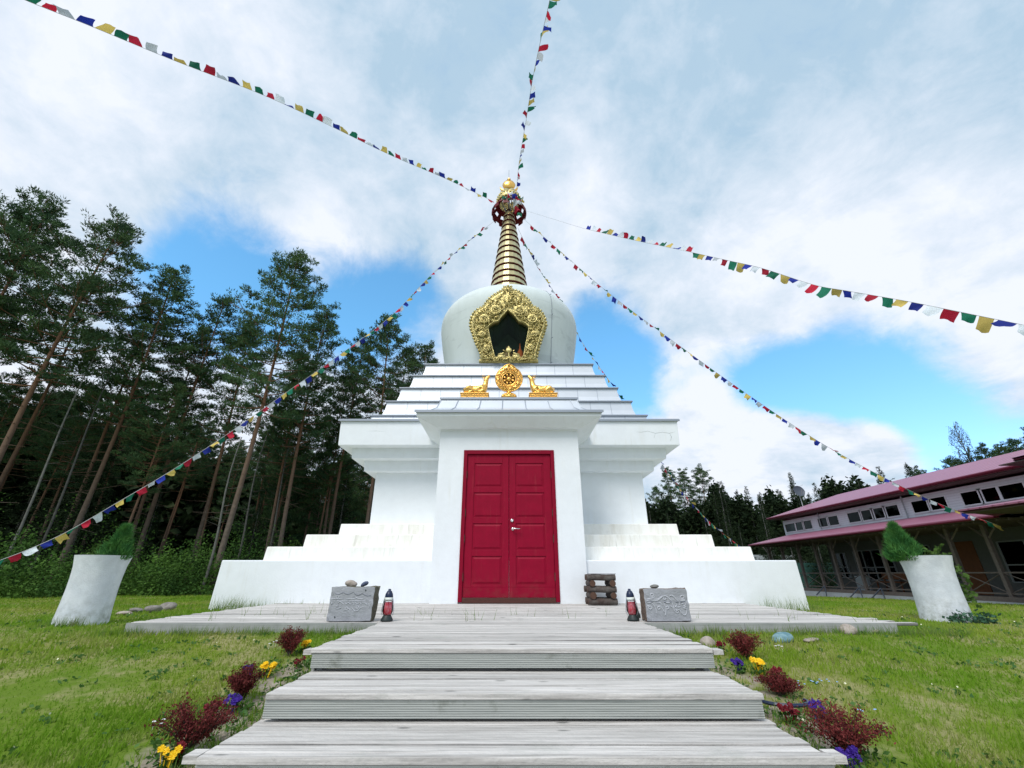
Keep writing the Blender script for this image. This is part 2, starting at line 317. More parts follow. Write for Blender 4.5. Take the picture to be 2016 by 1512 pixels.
# ---------------------------------------------------------------- mesh helpers
class MB:
    def __init__(s): s.v = []; s.f = []
    def add(s, vs, fs):
        k = len(s.v); s.v += [tuple(p) for p in vs]; s.f += [tuple(i + k for i in f) for f in fs]; return s
    def box(s, x0, x1, y0, y1, z0, z1, M=None):
        vs = [Vector((x, y, z)) for z in (z0, z1) for (x, y) in ((x0, y0), (x1, y0), (x1, y1), (x0, y1))]
        if M: vs = [M @ p for p in vs]
        return s.add(vs, [(3, 2, 1, 0), (4, 5, 6, 7), (0, 1, 5, 4), (1, 2, 6, 5), (2, 3, 7, 6), (3, 0, 4, 7)])
    def frus(s, b, z0, tp, z1):     # b, tp = (x0,x1,y0,y1)
        vs = [(x, y, z0) for (x, y) in ((b[0], b[2]), (b[1], b[2]), (b[1], b[3]), (b[0], b[3]))] + [(x, y, z1) for (x, y) in ((tp[0], tp[2]), (tp[1], tp[2]), (tp[1], tp[3]), (tp[0], tp[3]))]
        return s.add(vs, [(3, 2, 1, 0), (4, 5, 6, 7), (0, 1, 5, 4), (1, 2, 6, 5), (2, 3, 7, 6), (3, 0, 4, 7)])
    def tube(s, pts, rad, n=6, closed=False, caps=True):
        pts = [Vector(p) for p in pts]; m = len(pts); k = len(s.v)
        rs = rad if isinstance(rad, (list, tuple)) else [rad] * m
        ref = None
        for i, p in enumerate(pts):
            a = pts[i - 1] if (i > 0 or closed) else p; b = pts[(i + 1) % m] if (i < m - 1 or closed) else p
            d = (b - a)
            d = d.normalized() if d.length > 1e-9 else Vector((0, 0, 1))
            if ref is None: ref = Vector((0, 0, 1)) if abs(d.z) < .9 else Vector((1, 0, 0))
            u = d.cross(ref)
            if u.length < 1e-6: u = d.cross(Vector((0, 1, 0)))
            u.normalize(); w = u.cross(d).normalized(); ref = w if False else ref
            for j in range(n):
                th = 2 * math.pi * j / n; s.v.append(tuple(p + (u * math.cos(th) + w * math.sin(th)) * rs[i]))
        for i in range(m - 1 + (1 if closed else 0)):
            for j in range(n):
                a = k + i * n + j; b = k + i * n + (j + 1) % n; c = k + ((i + 1) % m) * n + (j + 1) % n; d = k + ((i + 1) % m) * n + j
                s.f.append((a, b, c, d))
        if caps and not closed:
            s.f.append(tuple(k + j for j in range(n))[::-1]); s.f.append(tuple(k + (m - 1) * n + j for j in range(n)))
        return s
    def lathe(s, prof, n=32, c=(0, 0), cap=True, M=None):
        k = len(s.v)
        for (r, z) in prof:
            for j in range(n):
                th = 2 * math.pi * j / n; p = Vector((c[0] + r * math.cos(th), c[1] + r * math.sin(th), z))
                s.v.append(tuple(M @ p if M else p))
        for i in range(len(prof) - 1):
            for j in range(n): s.f.append((k + i * n + j, k + i * n + (j + 1) % n, k + (i + 1) * n + (j + 1) % n, k + (i + 1) * n + j))
        if cap: s.f.append(tuple(k + j for j in range(n))[::-1]); s.f.append(tuple(k + (len(prof) - 1) * n + j for j in range(n)))
        return s
    def prism(s, poly, y0, y1):      # polygon in XZ extruded along Y
        n = len(poly); vs = [(x, y0, z) for x, z in poly] + [(x, y1, z) for x, z in poly]
        fs = [tuple(range(n)), tuple(range(2 * n - 1, n - 1, -1))] + [(i, i + n, (i + 1) % n + n, (i + 1) % n) for i in range(n)]
        return s.add(vs, fs)
    def blob(s, c, r, seed=0, sub=2, amp=.18, M=None):
        bm = bmesh.new(); bmesh.ops.create_icosphere(bm, subdivisions=sub, radius=1)
        rn = random.Random(seed); ph = [(rn.uniform(-1, 1), rn.uniform(-1, 1), rn.uniform(-1, 1), rn.uniform(0, 6)) for _ in range(5)]
        vs = []
        for v in bm.verts:
            q = v.co; d = 1 + amp * sum(math.sin(3.1 * (q.x * a + q.y * b + q.z * e) + f) for a, b, e, f in ph) / 2.2
            p = Vector((q.x * r[0], q.y * r[1], q.z * r[2])) * d
            if M: p = M @ p
            vs.append((p.x + c[0], p.y + c[1], p.z + c[2]))
        s.add(vs, [tuple(v.index for v in f.verts) for f in bm.faces]); bm.free(); return s
    def mesh(s, name, m, smooth=False):
        me = bpy.data.meshes.new(name); me.from_pydata(s.v, [], s.f); me.materials.append(m)
        if smooth: me.shade_smooth()
        me.update(); return me
    def obj(s, name, m, parent=None, smooth=False, label=None):
        return link(name, s.mesh(name, m, smooth), parent, label)
def multi(name, pairs, parent=None, M=None, smooth=False):
    al = MB(); mi = []
    for mb, m in pairs: al.add(mb.v, mb.f); mi += [pairs.index((mb, m))] * len(mb.f)
    me = bpy.data.meshes.new(name); me.from_pydata(al.v, [], al.f)
    for mb, m in pairs: me.materials.append(m)
    me.polygons.foreach_set('material_index', mi); me.update()
    if M: me.transform(M)
    return link(name, me, parent)
def link(name, me, parent=None, label=None):
    o = bpy.data.objects.new(name, me); COL.objects.link(o)
    if parent: o.parent = parent
    if label: o['label'] = label
    return o
def tag(o, label, cat, group=None, kind=None):
    o['label'] = label; o['category'] = cat
    if group: o['group'] = group
    if kind: o['kind'] = kind
    return o
def thing(name, label, cat, loc=(0, 0, 0), group=None, rz=0):
    o = bpy.data.objects.new(name, None); COL.objects.link(o); o.location = loc; o.rotation_euler = (0, 0, rz); o.empty_display_size = .1
    return tag(o, label, cat, group)
def struct(o, kind='structure'): o['kind'] = kind; return o
def npmesh(name, V, F, m, smooth=False):      # V (n,3), F (k,3 or 4) numpy
    me = bpy.data.meshes.new(name); V = np.asarray(V, np.float32); F = np.asarray(F, np.int32); k = F.shape[1]
    me.vertices.add(len(V)); me.vertices.foreach_set('co', V.ravel())
    me.loops.add(F.size); me.loops.foreach_set('vertex_index', F.ravel())
    me.polygons.add(len(F)); me.polygons.foreach_set('loop_start', np.arange(0, F.size, k, dtype=np.int32)); me.polygons.foreach_set('loop_total', np.full(len(F), k, np.int32))
    me.materials.append(m); me.update(calc_edges=True); me.validate()
    if smooth: me.shade_smooth()
    return me
def bevel(o, w=.01, seg=2):
    b = o.modifiers.new('bevel', 'BEVEL'); b.width = w; b.segments = seg; b.limit_method = 'ANGLE'; b.angle_limit = R(40); return o
rng = np.random.default_rng(7); rnd = random.Random(5)

# ---------------------------------------------------------------- ground
def gz(x, y):
    z = -.60 - .018 * max(0, y - 8) - .018 * max(0, min(x - 5, 60))
    z -= .118 * max(0, min(5.3 - y, 6))
    return z
def gza(x, y): return -.60 - .018 * np.maximum(0, y - 8) - .018 * np.clip(x - 5, 0, 60) - .118 * np.clip(5.3 - y, 0, 6)
def onground(px, py):
    Z = -.7
    for _ in range(12): p = atZ(px, py, Z); Z = gz(p.x, p.y)
    return Vector((p.x, p.y, gz(p.x, p.y)))
xs = np.concatenate([np.linspace(-500, -40, 12), np.linspace(-35, 35, 141), np.linspace(40, 500, 12)])
ys = np.concatenate([np.linspace(-60, -5, 8), np.linspace(-4, 36, 121), np.linspace(40, 800, 20)])
XX, YY = np.meshgrid(xs, ys); ZZ = gza(XX, YY) + .012 * np.sin(XX * 2.1 + .7 * YY) * np.cos(YY * 1.7) * (np.abs(XX) < 34)
ZZ = np.where(YY > 60, np.minimum(ZZ, gza(XX, np.full_like(YY, 60.))), ZZ)
nx, ny = len(xs), len(ys); idx = np.arange(nx * ny).reshape(ny, nx)
F = np.stack([idx[:-1, :-1], idx[:-1, 1:], idx[1:, 1:], idx[1:, :-1]], -1).reshape(-1, 4)
g = link('ground', npmesh('ground', np.stack([XX, YY, ZZ], -1).reshape(-1, 3), F, M_ground, True)); struct(g)

DECK = -.492
# ---------------------------------------------------------------- stupa
YC = 14.23
st = thing('stupa', 'white stepped stupa with grey dome, gold spire and red double door', 'stupa', (0, YC, -.6))
st_inv = Matrix.Translation((0, -YC, .6))
def sp(mb, name, m, parent=st, smooth=False, label=None):     # part given in world coordinates
    o = mb.obj(name, m, None, smooth, label); o.data.transform(st_inv); o.parent = parent
    return o
def sq(mb, w, z0, z1, w1=None):
    w1 = w if w1 is None else w1
    mb.frus((-w, w, YC - w, YC + w), z0, (-w1, w1, YC - w1, YC + w1), z1); return mb
tw = [5.47, 4.945, 4.425, 3.90]; tz = [-.75, .24, .51, .785, 1.06]
for i in range(4):
    mb = MB(); sq(mb, tw[i] + .01, tz[i] - (.02 if i else 0), tz[i + 1], tw[i] - .012)
    bevel(sp(mb, 'terrace', M_terr if i else M_plaster), .02, 3)
mb = MB(); sq(mb, 3.385, 1.05, 2.36); bevel(sp(mb, 'tower_wall', M_plaster), .015)
for w, a, b in ((3.63, 2.345, 2.61), (3.89, 2.60, 2.87), (4.165, 2.86, 3.475)):
    mb = MB(); sq(mb, w - .01, a, b, w + .01); bevel(sp(mb, 'cornice_slab', M_plaster), .012)
mb = MB(); sq(mb, 4.215, 3.478, 3.515)
mb.box(-4.225, 4.225, YC - 4.225, YC - 4.195, 3.46, 3.50); sp(mb, 'cornice_flashing', M_flash)
mz = [(3.62, 3.518, 3.83), (3.35, 3.85, 4.335), (3.08, 4.355, 4.85), (2.825, 4.87, 5.36), (2.55, 5.38, 5.87)]
for i, (w, a, b) in enumerate(mz):
    mb = MB(); h = b - a
    prof = [(.10, 0), (.055, .18), (.02, .42), (-.005, .75), (-.012, .93)]
    for (e0, t0), (e1, t1) in zip(prof, prof[1:]):
        sq(mb, w + e0, a + h * t0, a + h * t1, w + e1)
    tm = mb
    mb = MB(); sq(mb, w + .022, a + h * .955, b - .008); sq(mb, w + .035, b - .03, b)
    fm = mb
    mb = MB(); npan = max(4, round(2 * w / .555)); k0 = -w + (2 * w - npan * .555) / 2
    for sgn in (-1, 1):
        for side in range(2):
            x = k0
            while x < w - .1:
                if x > -w + .1:
                    for (e0, t0), (e1, t1) in zip(prof, prof[1:]):
                        f0, f1 = w + e0 + .006, w + e1 + .006
                        z0, z1 = a + h * t0, a + h * t1; r_ = .009
                        if side == 0: P4 = [(x - r_, YC + sgn * f0, z0), (x + r_, YC + sgn * f0, z0), (x + r_, YC + sgn * f1, z1), (x - r_, YC + sgn * f1, z1)]
                        else: P4 = [(sgn * f0, YC + x - r_, z0), (sgn * f0, YC + x + r_, z0), (sgn * f1, YC + x + r_, z1), (sgn * f1, YC + x - r_, z1)]
                        Q4 = [((p[0], p[1] - sgn * .016, p[2]) if side == 0 else (p[0] - sgn * .016, p[1], p[2])) for p in P4]
                        mb.add(P4 + Q4, [(0, 1, 2, 3), (0, 4, 5, 1), (1, 5, 6, 2), (2, 6, 7, 3), (3, 7, 4, 0)])
                x += .555
    q = multi('metal_tier', [(tm, M_metal), (mb, M_seam)], st, st_inv); sp(fm, 'edge_flashing', M_flash, q)
# dome, with the niche opening cut out of its front
niche = [(800, 520), (745, 590), (690, 640), (655, 690), (635, 722), (560, 740), (490, 785), (452, 830), (470, 930), (510, 1120), (575, 1362), (1065, 1362), (1100, 1180), (1150, 930), (1165, 835), (1120, 775), (1050, 735), (980, 718), (950, 670), (900, 610), (850, 570)]
YF = 11.72
def nloc(p):   # zoom crop px -> XZ on the niche plane
    q = atY(910 + p[0] / 8.894, 555 + p[1] / 8.894, YF); return (q.x, q.z)
nich = [nloc(p) for p in niche]
nzc = sum(p[1] for p in nich) / len(nich)
def inpoly(x, z, poly, grow=0.):
    c = False; n = len(poly)
    for i in range(n):
        x1, z1 = poly[i]; x2, z2 = poly[(i + 1) % n]
        x1 *= 1 + grow; x2 *= 1 + grow; z1 = nzc + (z1 - nzc) * (1 + grow); z2 = nzc + (z2 - nzc) * (1 + grow)
        if (z1 > z) != (z2 > z) and x < (x2 - x1) * (z - z1) / (z2 - z1) + x1: c = not c
    return c
prof = [(2.16, 5.86), (2.20, 6.1), (2.28, 6.5), (2.37, 7.0), (2.46, 7.5), (2.535, 8.0), (2.57, 8.4), (2.55, 8.75), (2.46, 9.05), (2.30, 9.32), (2.06, 9.56), (1.75, 9.77), (1.38, 9.94), (.95, 10.06), (.70, 10.1)]
prof = [(r_, z if z < 8.1 else 8.1 + (z - 8.1) * .77) for r_, z in prof]
def resample(pr, n):
    P = [Vector((a, b, 0)) for a, b in pr]; L = [0]
    for a, b in zip(P, P[1:]): L.append(L[-1] + (b - a).length)
    out = []
    for i in range(n):
        s_ = L[-1] * i / (n - 1); k = max(j for j in range(len(L)) if L[j] <= s_ + 1e-9); k = min(k, len(P) - 2)
        p0 = P[max(k - 1, 0)]; p1 = P[k]; p2 = P[k + 1]; p3 = P[min(k + 2, len(P) - 1)]; u = (s_ - L[k]) / (L[k + 1] - L[k])
        q = .5 * ((2 * p1) + (p2 - p0) * u + (2 * p0 - 5 * p1 + 4 * p2 - p3) * u * u + (3 * p1 - p0 - 3 * p2 + p3) * u ** 3)
        out.append((q.x, q.y))
    return out
pr = resample(prof, 110); NT_ = 220
mb = MB()
for r_, z in pr:
    for j in range(NT_): a = 2 * math.pi * j / NT_; mb.v.append((r_ * math.sin(a), YC - r_ * math.cos(a), z))
for i in range(109):
    for j in range(NT_):
        f = (i * NT_ + j, i * NT_ + (j + 1) % NT_, (i + 1) * NT_ + (j + 1) % NT_, (i + 1) * NT_ + j)
        cx = sum(mb.v[k][0] for k in f) / 4; cy = sum(mb.v[k][1] for k in f) / 4; cz = sum(mb.v[k][2] for k in f) / 4
        if cy < YC and inpoly(cx, cz, nich, .1): continue
        mb.f.append(f)
dome = sp(mb, 'dome', M_dome, smooth=True)
for pts in ([(1248, 850), (1262, 851), (1275, 849), (1290, 853), (1304, 851), (1318, 853), (1330, 850)], [(1318, 853), (1322, 860), (1320, 868)], [(718, 849), (740, 848.5), (762, 850)], [(1290, 853), (1288, 862)]): sp(MB().tube([tuple(atY(x, y, YC - 4.165 + .001)) for x, y in pts], [.002] + [.005] * (len(pts) - 2) + [.002], 4), 'plaster_crack', mat('crack_shadow', (.34, .37, .37), .95))
# niche recess
big = [(x * 1.13, nzc + (z - nzc) * 1.13) for x, z in nich]
mb = MB(); n = len(big)
vs = [(x, YF + .06, z) for x, z in big] + [(x, YF + 1.5, z) for x, z in big]
mb.add(vs, [(i, i + n, (i + 1) % n + n, (i + 1) % n) for i in range(n)] + [tuple(range(2 * n - 1, n - 1, -1))])
rec = sp(mb, 'niche_recess', M_niche)
mb = MB(); mb.box(-.62, .62, YF + .2, YF + .215, nich[10][1] - .02, nich[0][1] + .03)
mb = MB(); mb.add([(x, YF + .085, z) for x, z in nich], [tuple(range(n))]); sp(mb, 'niche_glass', M_nglass, rec)
# niche floor
# gold surround
outer = [(800, 90), (720, 110), (705, 160), (600, 215), (510, 280), (440, 350), (365, 450), (280, 490), (215, 545), (165, 620), (140, 720), (145, 830), (190, 960), (235, 1080), (290, 1200), (330, 1290), (320, 1375), (320, 1420), (1305, 1420), (1300, 1370), (1320, 1260), (1350, 1150), (1390, 1020), (1440, 900), (1470, 770), (1455, 660), (1420, 580), (1370, 520), (1310, 470), (1225, 440), (1180, 350), (1100, 270), (1040, 210), (950, 170), (875, 150), (860, 105)]
outl = [nloc(p) for p in outer]
def rs_closed(poly, n):
    P = [Vector((a, b, 0)) for a, b in poly]; P.append(P[0]); L = [0]
    for a, b in zip(P, P[1:]): L.append(L[-1] + (b - a).length)
    out = []
    for i in range(n):
        s_ = L[-1] * i / n; k = max(j for j in range(len(L) - 1) if L[j] <= s_ + 1e-9); u = (s_ - L[k]) / max(L[k + 1] - L[k], 1e-9)
        q = P[k].lerp(P[k + 1], u); out.append((q.x, q.y))
    return out
def loop_from(poly, n, down):   # param by angle from centre so inner and outer match
    cx_, cz_ = 0., nzc - .05; out = []
    m = len(poly)
    for i in range(n):
        a = 2 * math.pi * i / n - math.pi / 2 + 1e-4; dx, dz = math.cos(a), math.sin(a); best = None
        for j in range(m):
            x1, z1 = poly[j]; x2, z2 = poly[(j + 1) % m]; ex, ez = x2 - x1, z2 - z1; den = dx * ez - dz * ex
            if abs(den) < 1e-9: continue
            s1 = ((x1 - cx_) * ez - (z1 - cz_) * ex) / den; s2 = ((x1 - cx_) * dz - (z1 - cz_) * dx) / den
            if s1 > 0 and -1e-6 <= s2 <= 1 + 1e-6 and (best is None or s1 > best): best = s1
        best = best or .5
        out.append((cx_ + dx * best, cz_ + dz * best))
    return out
N_ = 360; NR = 16
il, ol = loop_from(nich, N_, 0), loop_from(outl, N_, 0)
mb = MB()
for k in range(NR + 1):
    u = k / NR
    for i in range(N_):
        x = il[i][0] * (1 - u) + ol[i][0] * u; z = il[i][1] * (1 - u) + ol[i][1] * u
        prof_h = .05 + .07 * math.sin(math.pi * min(1, u * 1.05)) ** .5 + .02 * (1 if u < .1 else 0)
        rel = .03 * math.sin(23 * x + 9 * math.sin(11 * z)) * math.sin(25 * z + 7 * math.cos(13 * x)) if .12 < u < .85 else 0
        sc = .02 * (abs(math.sin(i * math.pi / N_ * 44)) if u > .97 else 0)
        mb.v.append((x * (1 + sc), YF - prof_h - rel, nzc + (z - nzc) * (1 + sc)))
for k in range(NR):
    for i in range(N_): mb.f.append((k * N_ + i, k * N_ + (i + 1) % N_, (k + 1) * N_ + (i + 1) % N_, (k + 1) * N_ + i))
kk = len(mb.v)
for l in (il, ol):
    for x, z in l: mb.v.append((x, YF + .1, z))
for i in range(N_):
    j = (i + 1) % N_
    mb.f.append((i, kk + i, kk + j, j)); mb.f.append((NR * N_ + i, NR * N_ + j, kk + N_ + j, kk + N_ + i)); mb.f.append((kk + i, kk + N_ + i, kk + N_ + j, kk + j))
sur = sp(mb, 'niche_surround', M_gold2, smooth=True)
mb = MB()   # beads on the rim, volutes, leaf scrolls, small figures
for x, z in rs_closed(outl, 74):
    mb.blob((x, YF - .06, z), (.05, .05, .05), seed=int(x * 99), sub=1)
sp(mb, 'rim_beads', M_gold2, sur, True)
mb = MB()
def spiral(cx_, cz_, r, turn, y=YF - .17, w=.024):
    pts = [];
    for i in range(34):
        u = i / 33; a = turn * u * 4.4 * math.pi + 1; pts.append((cx_ + r * (1 - .85 * u) * math.cos(a), y - .05 * u, cz_ + r * (1 - .85 * u) * math.sin(a)))
    mb.tube(pts, [w * (1 - .4 * i / 33) for i in range(34)], 5)
for (px, py, r, s_) in [(590, 545, .17, 1), (1005, 545, .17, -1), (390, 700, .16, 1), (1225, 695, .16, -1), (350, 965, .10, 1), (1255, 960, .10, -1), (435, 1200, .10, -1), (1195, 1195, .10, 1)]:
    x, z = nloc((px, py)); mb = MB(); spiral(x, z, r, s_)
    mb.lathe([(r * 1.0, .08), (r * .98, .10), (r * .8, .085), (r * .3, .06), (.01, .075)], 22, cap=False, M=Matrix.Translation((x, YF - .10, z)) @ Matrix.Rotation(R(90), 4, 'X'))
    sp(mb, 'volute', M_gold2, sur, True)
mb = MB(); rr = random.Random(3)
for _ in range(360):     # leaf curls
    i = rr.randrange(N_); u = rr.uniform(.12, .86); x = il[i][0] * (1 - u) + ol[i][0] * u; z = il[i][1] * (1 - u) + ol[i][1] * u
    a0 = rr.uniform(0, 6.3); r = rr.uniform(.03, .065); s_ = rr.choice((-1, 1))
    mb.tube([(x + r * math.cos(a0 + s_ * k * .75) * (1 - k * .1), YF - .125 - .014 * k, z + r * math.sin(a0 + s_ * k * .75) * (1 - k * .1)) for k in range(6)], [.012, .022, .026, .024, .018, .01], 5)
sp(mb, 'scrollwork', M_gold2, sur, True)
mb = MB()
for L, e, w in ((rs_closed(il, 160), -.155, .016), (rs_closed([(x * .93, nzc + (z - nzc) * .935) for x, z in ol], 160), -.15, .017)):
    mb.tube([(x, YF + e, z) for x, z in L], w, 6, closed=True)
x0_, x1_ = outl[17][0], outl[18][0]; zb = outl[17][1]
mb.box(x0_ - .04, x1_ + .04, YF - .10, YF + .1, zb - .03, zb + .06)
for i in range(30): mb.blob((x0_ + (x1_ - x0_) * (i + .5) / 30, YF - .10, zb + .02), (.035, .03, .04), i, 1)
sp(mb, 'moulding', M_gold2, sur, True)
# small gold wheel and deer emblem at the foot of the niche
mb = MB(); ex, ez = nloc((815, 1235)); ey = YF - .10
mb.lathe([(.02, -.035), (.085, -.03), (.10, 0), (.085, .03), (.02, .035)], 20, M=Matrix.Translation((ex, ey, ez + .02)) @ Matrix.Rotation(R(90), 4, 'X'))
mb.blob((ex, ey, ez + .12), (.04, .03, .06), 1, 1, 0)
mb.tube([(ex, ey, ez - .3), (ex, ey, ez - .12), (ex, ey, ez - .05)], [.06, .025, .03], 8)
for s_ in (-1, 1):
    mb.box(min(ex + s_ * .12, ex + s_ * .34), max(ex + s_ * .12, ex + s_ * .34), ey - .05, ey + .05, ez - .27, ez - .16)
    mb.tube([(ex + s_ * .33, ey, ez - .12), (ex + s_ * .22, ey, ez - .12), (ex + s_ * .15, ey, ez - .08), (ex + s_ * .13, ey, ez + .0), (ex + s_ * .18, ey, ez + .04)], [.03, .045, .04, .025, .015], 6)
sp(mb, 'wheel_emblem', M_gold2, sur, True)
# conductor wire on the dome
mb = MB(); wp = []
for i in range(14):
    u = i / 13; r_, z = pr[int(4 + u * 78)]; a = R(38 - 4 * math.sin(u * 2)); wp.append(((r_ + .015) * math.sin(a), YC - (r_ + .015) * math.cos(a), z))
mb.tube(wp, .008, 4)
for p in wp[1::3]: mb.tube([p, (p[0] * 1.03, p[1] - .05, p[2])], .014, 4)
sp(mb, 'conductor_wire', M_flash)
# spire rings
spire = thing('x', '', ''); COL.objects.unlink(spire); bpy.data.objects.remove(spire)
mb = MB(); mb.lathe([(.80, 9.55), (.14, 14.75)], 24, (0, YC))
zr = [9.70, 10.03, 10.35, 10.66, 10.98, 11.33, 11.68, 12.03, 12.36, 12.70, 13.02, 13.32, 13.67, 13.98, 14.3, 14.62]
for a in zr[:-1]:
    r0 = .27 + (13.98 - a) * .1345 + .022; mb.lathe([(r0 - .15, a + .04), (r0 - .004, a + .038), (r0 - .004, a + .057), (r0 - .15, a + .06)], 24, (0, YC), False)
core = sp(mb, 'spire', M_dred, smooth=True)
for a, b in zip(zr, zr[1:]):
    r0 = .27 + (13.98 - a) * .1345 + .022; r1 = .27 + (13.98 - b) * .1345 - .008
    mb = MB(); mb.lathe([(r0 - .06, a + .058), (r0 - .002, a + .058), (r0 + .002, a + .066), (r1 + .005, b - .02), (r1 - .01, b - .008), (r1 - .1, b - .008)], 20, (0, YC))
    sp(mb, 'spire_ring', M_ring, core)
# parasol: dark red pierced skirt, spoked wheel, gold crown
par = sp(MB().lathe([(.42, 15.05), (.46, 15.05), (.46, 15.12), (.42, 15.12), (.42, 15.05)], 32, (0, YC), False), 'parasol', M_pred)
mb = MB(); NN = 20
rows = [(.44, 15.08), (.57, 14.95), (.67, 14.82), (.76, 14.66), (.75, 14.50)]
for k in range(4):
    (ra, za), (rb, zb_) = rows[k], rows[k + 1]
    for j in range(NN):
        if (k == 1 and j % 2 == 0) or (k == 3 and j % 2): continue
        a0, a1 = 2 * math.pi * (j + (k == 2) * .0) / NN, 2 * math.pi * (j + 1) / NN; g_ = .02 if k in (1,) else -.005
        c = []
        for r_, z in ((ra, za), (rb, zb_)):
            for q in (a0 + g_, a1 - g_): c += [((r_ - .02) * math.cos(q), YC + (r_ - .02) * math.sin(q), z), ((r_ + .02) * math.cos(q), YC + (r_ + .02) * math.sin(q), z)]
        mb.add(c, [(0, 1, 3, 2), (4, 6, 7, 5), (0, 4, 5, 1), (2, 3, 7, 6), (1, 5, 7, 3), (0, 2, 6, 4)])
sp(mb, 'pierced_skirt', M_pred, par)
mb = MB()
for j in range(8):
    a = 2 * math.pi * j / 8; mb.tube([(.1 * math.cos(a), YC + .1 * math.sin(a), 15.03), (.43 * math.cos(a), YC + .43 * math.sin(a), 15.07)], .014, 4)
for j in range(4):
    a = 2 * math.pi * j / 4 + .4; mb.tube([(.12 * math.cos(a), YC + .12 * math.sin(a), 14.6), (.45 * math.cos(a), YC + .45 * math.sin(a), 15.4)], .02, 4)
mb.tube([(0, YC, 14.6), (0, YC, 16.2)], .05, 8)
sp(mb, 'spoke', M_flash, par)
mb = MB(); k0 = 0; NN = 48
for ri, (r_, z, sc) in enumerate(((.50, 15.12, .0), (.545, 15.2, 0), (.52, 15.42, 0), (.43, 15.62, .12))):
    for j in range(NN):
        a = 2 * math.pi * j / NN; s_ = sc * abs(math.sin(4 * a)); mb.v.append((r_ * math.cos(a), YC + r_ * math.sin(a), z + s_))
for k in range(3):
    for j in range(NN): mb.f.append((k * NN + j, k * NN + (j + 1) % NN, (k + 1) * NN + (j + 1) % NN, (k + 1) * NN + j))
cr = sp(mb, 'gold_crown', M_gold2, smooth=True); sm = cr.modifiers.new('s', 'SOLIDIFY'); sm.thickness = .03
mb = MB()
for j in range(24):
    a = 2 * math.pi * j / 24; mb.blob((.55 * math.cos(a), YC + .55 * math.sin(a), 15.17), (.05, .05, .06), j, 1); mb.blob((.525 * math.cos(a + .1), YC + .525 * math.sin(a + .1), 15.42), (.045, .045, .07), j, 1)
sp(mb, 'crown_petals', M_gold2, cr, True); mb = MB()
for a in np.linspace(0, 6.283, 5)[:4]: mb.tube([(.42 * math.cos(a + .5), YC + .42 * math.sin(a + .5), 15.6), (.2 * math.cos(a + .5), YC + .2 * math.sin(a + .5), 15.85), (0, YC, 15.95)], .03, 5)
sp(mb, 'crown_stays', M_gold2, cr, True)
mb = MB(); pts = []   # crescent
for i in range(17):
    a = R(190 + 160 * i / 16); pts.append((.42 * math.cos(a), YC, 16.33 + .42 * math.sin(a)))
mb.tube(pts, [.01 + .085 * math.sin(math.pi * i / 16) for i in range(17)], 8)
mn = sp(mb, 'crescent_moon', M_gold, smooth=True)
mb = MB(); mb.lathe([(.0, -.13), (.13, -.12), (.25, -.075), (.30, 0), (.25, .075), (.13, .12), (0, .13)], 28, cap=False, M=Matrix.Translation((0, YC, 16.36)) @ Matrix.Rotation(R(90), 4, 'X'))
mb.lathe([(.0, 16.62), (.10, 16.65), (.06, 16.70), (.08, 16.73), (0, 16.82)], 14, (0, YC), False)
sp(mb, 'sun_disc', M_gold, smooth=True)
mb = MB(); mb.tube([(0, YC, 16.7), (0, YC, 17.35)], .009, 4); sp(mb, 'lightning_rod', M_flash)

# portico
PX = 1.435; PY = 8.70
mb = MB(); mb.box(-PX, PX, PY, 10.9, -.75, 2.79)
# front with a door opening: made of piers and lintel
mb = MB(); DW, DT = .935, 2.36
mb.box(-PX - .02, -DW, PY, 10.9, -.75, 2.79); mb.box(DW, PX + .02, PY, 10.9, -.75, 2.79); mb.box(-DW, DW, PY, 10.9, DT, 2.79); mb.box(-DW, DW, PY + .35, 10.9, -.75, DT)
por = sp(mb, 'portico', M_plaster); 
mb = MB(); xo, xi = 1.925, 1.50; yo, yi = 8.36, 8.54
mb.add([(-xi, yi, 2.80), (xi, yi, 2.80), (xi + .1, 10.1, 2.80), (-xi - .1, 10.1, 2.80), (-xo, yo, 3.0), (xo, yo, 3.0), (xo, 10.1, 3.0), (-xo, 10.1, 3.0)], [(3, 2, 1, 0), (4, 5, 6, 7), (0, 1, 5, 4), (1, 2, 6, 5), (2, 3, 7, 6), (3, 0, 4, 7)])
mb.box(-xo, xo, yo, 10.1, 3.0, 3.09); mb.box(-PX - .035, PX + .035, PY - .03, 10.0, 2.78, 2.81)
bevel(sp(mb, 'portico_cornice', M_plaster, por), .008)
mb = MB(); mb.box(-xo - .03, xo + .03, yo - .035, 10.12, 3.092, 3.125); mb.box(-xo - .04, xo + .04, yo - .045, yo - .03, 3.065, 3.12)
# coved sheet roof
cov = [(1.92, 8.42, 3.128), (1.74, 8.62, 3.2), (1.60, 8.84, 3.36), (1.545, 8.96, 3.56), (1.53, 9.0, 3.64)]
q = sp(mb, 'portico_flashing', M_flash, por)
mb = MB()
for (x, y, z) in cov: mb.v += [(-x, 10.3, z), (-x, y, z), (x, y, z), (x, 10.3, z)]
for i in range(len(cov) - 1):
    a = i * 4; mb.f += [(a, a + 1, a + 5, a + 4), (a + 1, a + 2, a + 6, a + 5), (a + 2, a + 3, a + 7, a + 6)]
a = (len(cov) - 1) * 4; mb.f.append((a, a + 1, a + 2, a + 3))
tm = mb
mb = MB(); mb.box(-1.56, 1.56, 8.965, 10.3, 3.642, 3.662)
mb.box(-1.57, 1.57, 8.955, 8.975, 3.61, 3.66)
fm = mb
mb = MB()
for x in (-1.14, -.63, -.14, .36, .87, 1.38):
    mb.tube([(x * c_[0] / 1.53, c_[1] - .006, c_[2] + .004) for c_ in cov], .011, 4)
